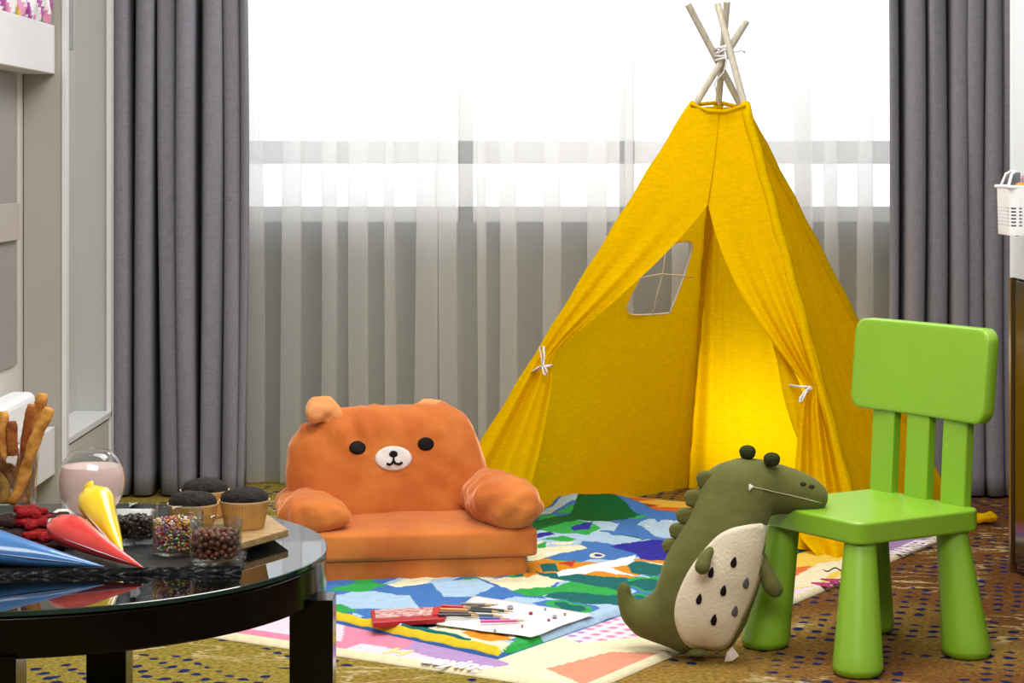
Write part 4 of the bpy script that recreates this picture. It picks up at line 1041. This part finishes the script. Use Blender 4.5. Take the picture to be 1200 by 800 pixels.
for x0, y0, Y0, x1, y1, Y1, r, tw, lb in sticks:
    a, b = W(x0, 590, Y0), W(x1, y1, Y1); n = 46; pts = [a.lerp(b, i/n) for i in range(n+1)]
    V, Fc = [], []; ax = (b-a).normalized(); s = ax.orthogonal().normalized(); t_ = ax.cross(s); m_ = 14
    for i, p in enumerate(pts):
        R = r*(1+.03*sin(i*.5)+.03*sin(i*1.7))*(1 if 0 < i < n-1 else .8)
        bend = s*.002*sin(i*.16)
        for k in range(m_):
            an = 2*pi*k/m_; q = R*(1+(.22*abs(cos(an-i*.20*1)) if tw != 1 else .05*cos(3*an+i*.1)))*.92; V.append(p+bend+(s*cos(an)+t_*sin(an))*q)
    for i in range(n):
        for k in range(m_): Fc.append((i*m_+k, i*m_+(k+1) % m_, (i+1)*m_+(k+1) % m_, (i+1)*m_+k))
    Fc += [tuple(range(m_))[::-1], tuple(range(n*m_, n*m_+m_))]
    o = mk('breadstick', V, Fc, M_bread2 if tw == 1 else M_bread, smooth=True, origin=a.to_tuple()); tag(o, lb, 'breadstick', 'breadsticks in the tall glass')
# star biscuits
M_redb = mat('red_velvet_biscuit', '8a1a1e', .9, .15, var=.4, vs=120, bump=.8, bs=200)
M_chb = mat('chocolate_biscuit', '2a1413', .85, .2, var=.3, vs=120, bump=.6, bs=200)
def star(c, R, rot, tilt, m, label):
    n = 40; V = []; Mx = Matrix.Translation(c) @ Matrix.Rotation(tilt[0], 4, 'X') @ Matrix.Rotation(tilt[1], 4, 'Y') @ Matrix.Rotation(rot, 4, 'Z')
    L = [(.6, 0), (.97, .001), (1, .005), (.95, .010), (.5, .0115)]
    for s, z in L:
        for i in range(n):
            a = 2*pi*i/n; q = R*s*(.78+.22*cos(5*a)); V.append(Mx @ Vector((q*cos(a), q*sin(a), z+.001*random.random())))
    Fc = [(k*n+i, k*n+(i+1) % n, (k+1)*n+(i+1) % n, (k+1)*n+i) for k in range(4) for i in range(n)]+[tuple(range(n))[::-1], tuple(range(4*n, 5*n))]
    o = mk('star_biscuit', V, Fc, m, smooth=True, origin=c.to_tuple()); tag(o, label, 'biscuit', 'star biscuits heaped on the slate')
B = lambda x, y, Y: W(x, y, Y)
zt = HB+.0004
def BP(x, Y, z): return Vector(((x-600)*Y/F, Y, z))
for x, Y, z, R, rot, tl, m, lb in (
    (62, 3.28, zt, .032, .3, (0, 0), 1, 'dark chocolate star biscuit under the red piping bag end'),
    (30, 3.26, zt, .034, .9, (0, 0), 0, 'red star biscuit at the bottom front of the heap'),
    (-8, 3.27, zt, .034, .1, (0, 0), 0, 'red star biscuit at the bottom left of the heap'),
    (10, 3.345, zt, .034, .5, (0, 0), 1, 'dark star biscuit at the bottom back of the heap'),
    (50, 3.36, zt, .034, .5, (0, 0), 0, 'red star biscuit at the bottom behind, near the candle'),
    (52, 3.30, zt+.013, .033, 1.2, (.05, .05), 0, 'red star biscuit in the middle layer above the dark one'),
    (12, 3.30, zt+.0145, .035, .2, (0, .03), 1, 'dark star biscuit in the middle layer at left'),
    (44, 3.36, zt+.0135, .033, .7, (0, 0), 1, 'dark star biscuit at the back of the middle layer'),
    (68, 3.36, zt+.027, .034, .2, (.05, .12), 1, 'dark brown star biscuit on top, nearest the yellow piping bag'),
    (40, 3.33, zt+.028, .032, .9, (.1, 0), 0, 'red star biscuit on top of the heap in the centre'),
    (5, 3.33, zt+.029, .031, .3, (.08, -.05), 1, 'dark star biscuit on top at the left'),
    (35, 3.345, zt+.041, .026, .4, (.12, .1), 0, 'small red star biscuit crowning the heap')):
    star(BP(x, Y, z), R*1.12, rot, tl, M_chb if m else M_redb, lb)
# piping bags
def bag(tip, end, R, colr, label, knot=None, tail=.0, flat=.8):
    tip, end = Vector(tip), Vector(end); t = thing('piping_bag', ((tip+end)/2-Vector((0, 0, ((tip+end)/2).z-HB))).to_tuple(), label, 'piping bag', 'piping bags of coloured icing')
    ax = (end-tip); Ln = ax.length; ax.normalize(); s = ax.cross(Vector((0, 0, 1))).normalized(); u = s.cross(ax)
    V, Fc = [], []; n = 40; rows = 50
    for j in range(rows+1):
        f = j/rows; r = R*min(1, (f/.80)**.95) if f < .80 else R*max(.14, sqrt(max(0, 1-((f-.80)/.215)**2)))
        for i in range(n):
            a = 2*pi*i/n; rr = r*(1+.05*sin(3*a+f*6)+(.10*sin(9*a) if f > .82 else 0)*(f-.82)*5)+.0006
            p = tip+ax*Ln*f+s*cos(a)*rr+u*sin(a)*rr*flat; p.z = max(p.z, HB+.0005); V.append(p)
    for j in range(rows):
        for i in range(n): Fc.append((j*n+i, j*n+(i+1) % n, (j+1)*n+(i+1) % n, (j+1)*n+i))
    Fc += [tuple(range(n))[::-1], tuple(range(rows*n, rows*n+n))]
    mk('icing_bag', V, Fc, mat('icing_plastic', colr, .25, .5, var=.08, vs=25, coat=.6), t, smooth=True)
    # clear plastic seam fin along the bag
    fin = [tip+u*.001, tip+ax*Ln*.4+s*(R*.5+.003)*-1, tip+ax*Ln*.75-s*(R*.93+.002), tip+ax*Ln*.75-s*R*.8, tip+ax*Ln*.4-s*R*.4]
    for q in fin: q.z = max(q.z, HB+.001)
    mk('plastic_seam', fin, [(0, 1, 2, 3, 4)], mat('clear_film', 'c9c4d6', .15, .5), t, solid=.0006)
    if knot:
        k = end+ax*.006; V, Fc = tube([end-ax*.004, end+ax*.002, k, k+ax*.006], [.003, .006, .0075, .005], 12); mk('white_knot', V, Fc, M_muz, t, smooth=True)
    elif tail:
        V, Fc = tube([end-ax*.006, end+ax*.004, end+ax*.012, end+ax*tail], [.006, .005, .009, .011], 14, flat=.5); mk('gathered_end', V, Fc, mat('icing_tail', colr, .3, .5), t, smooth=True)
bag(BP(168, 3.115, HB+.003), BP(64, 3.25, HB+.044), .030, 'c9332e', 'red icing piping bag with a white knot pointing to the front', knot=True)
bag(BP(145, 3.19, HB+.006), BP(107, 3.33, HB+.080), .0275, 'e0c010', 'yellow icing piping bag propped upright against the biscuits', tail=.018, flat=.9)
bag(BP(122, 3.125, HB+.003), BP(-70, 3.17, HB+.036), .040, '3f74b0', 'blue icing piping bag at the left front of the slate', tail=.02, flat=.75)
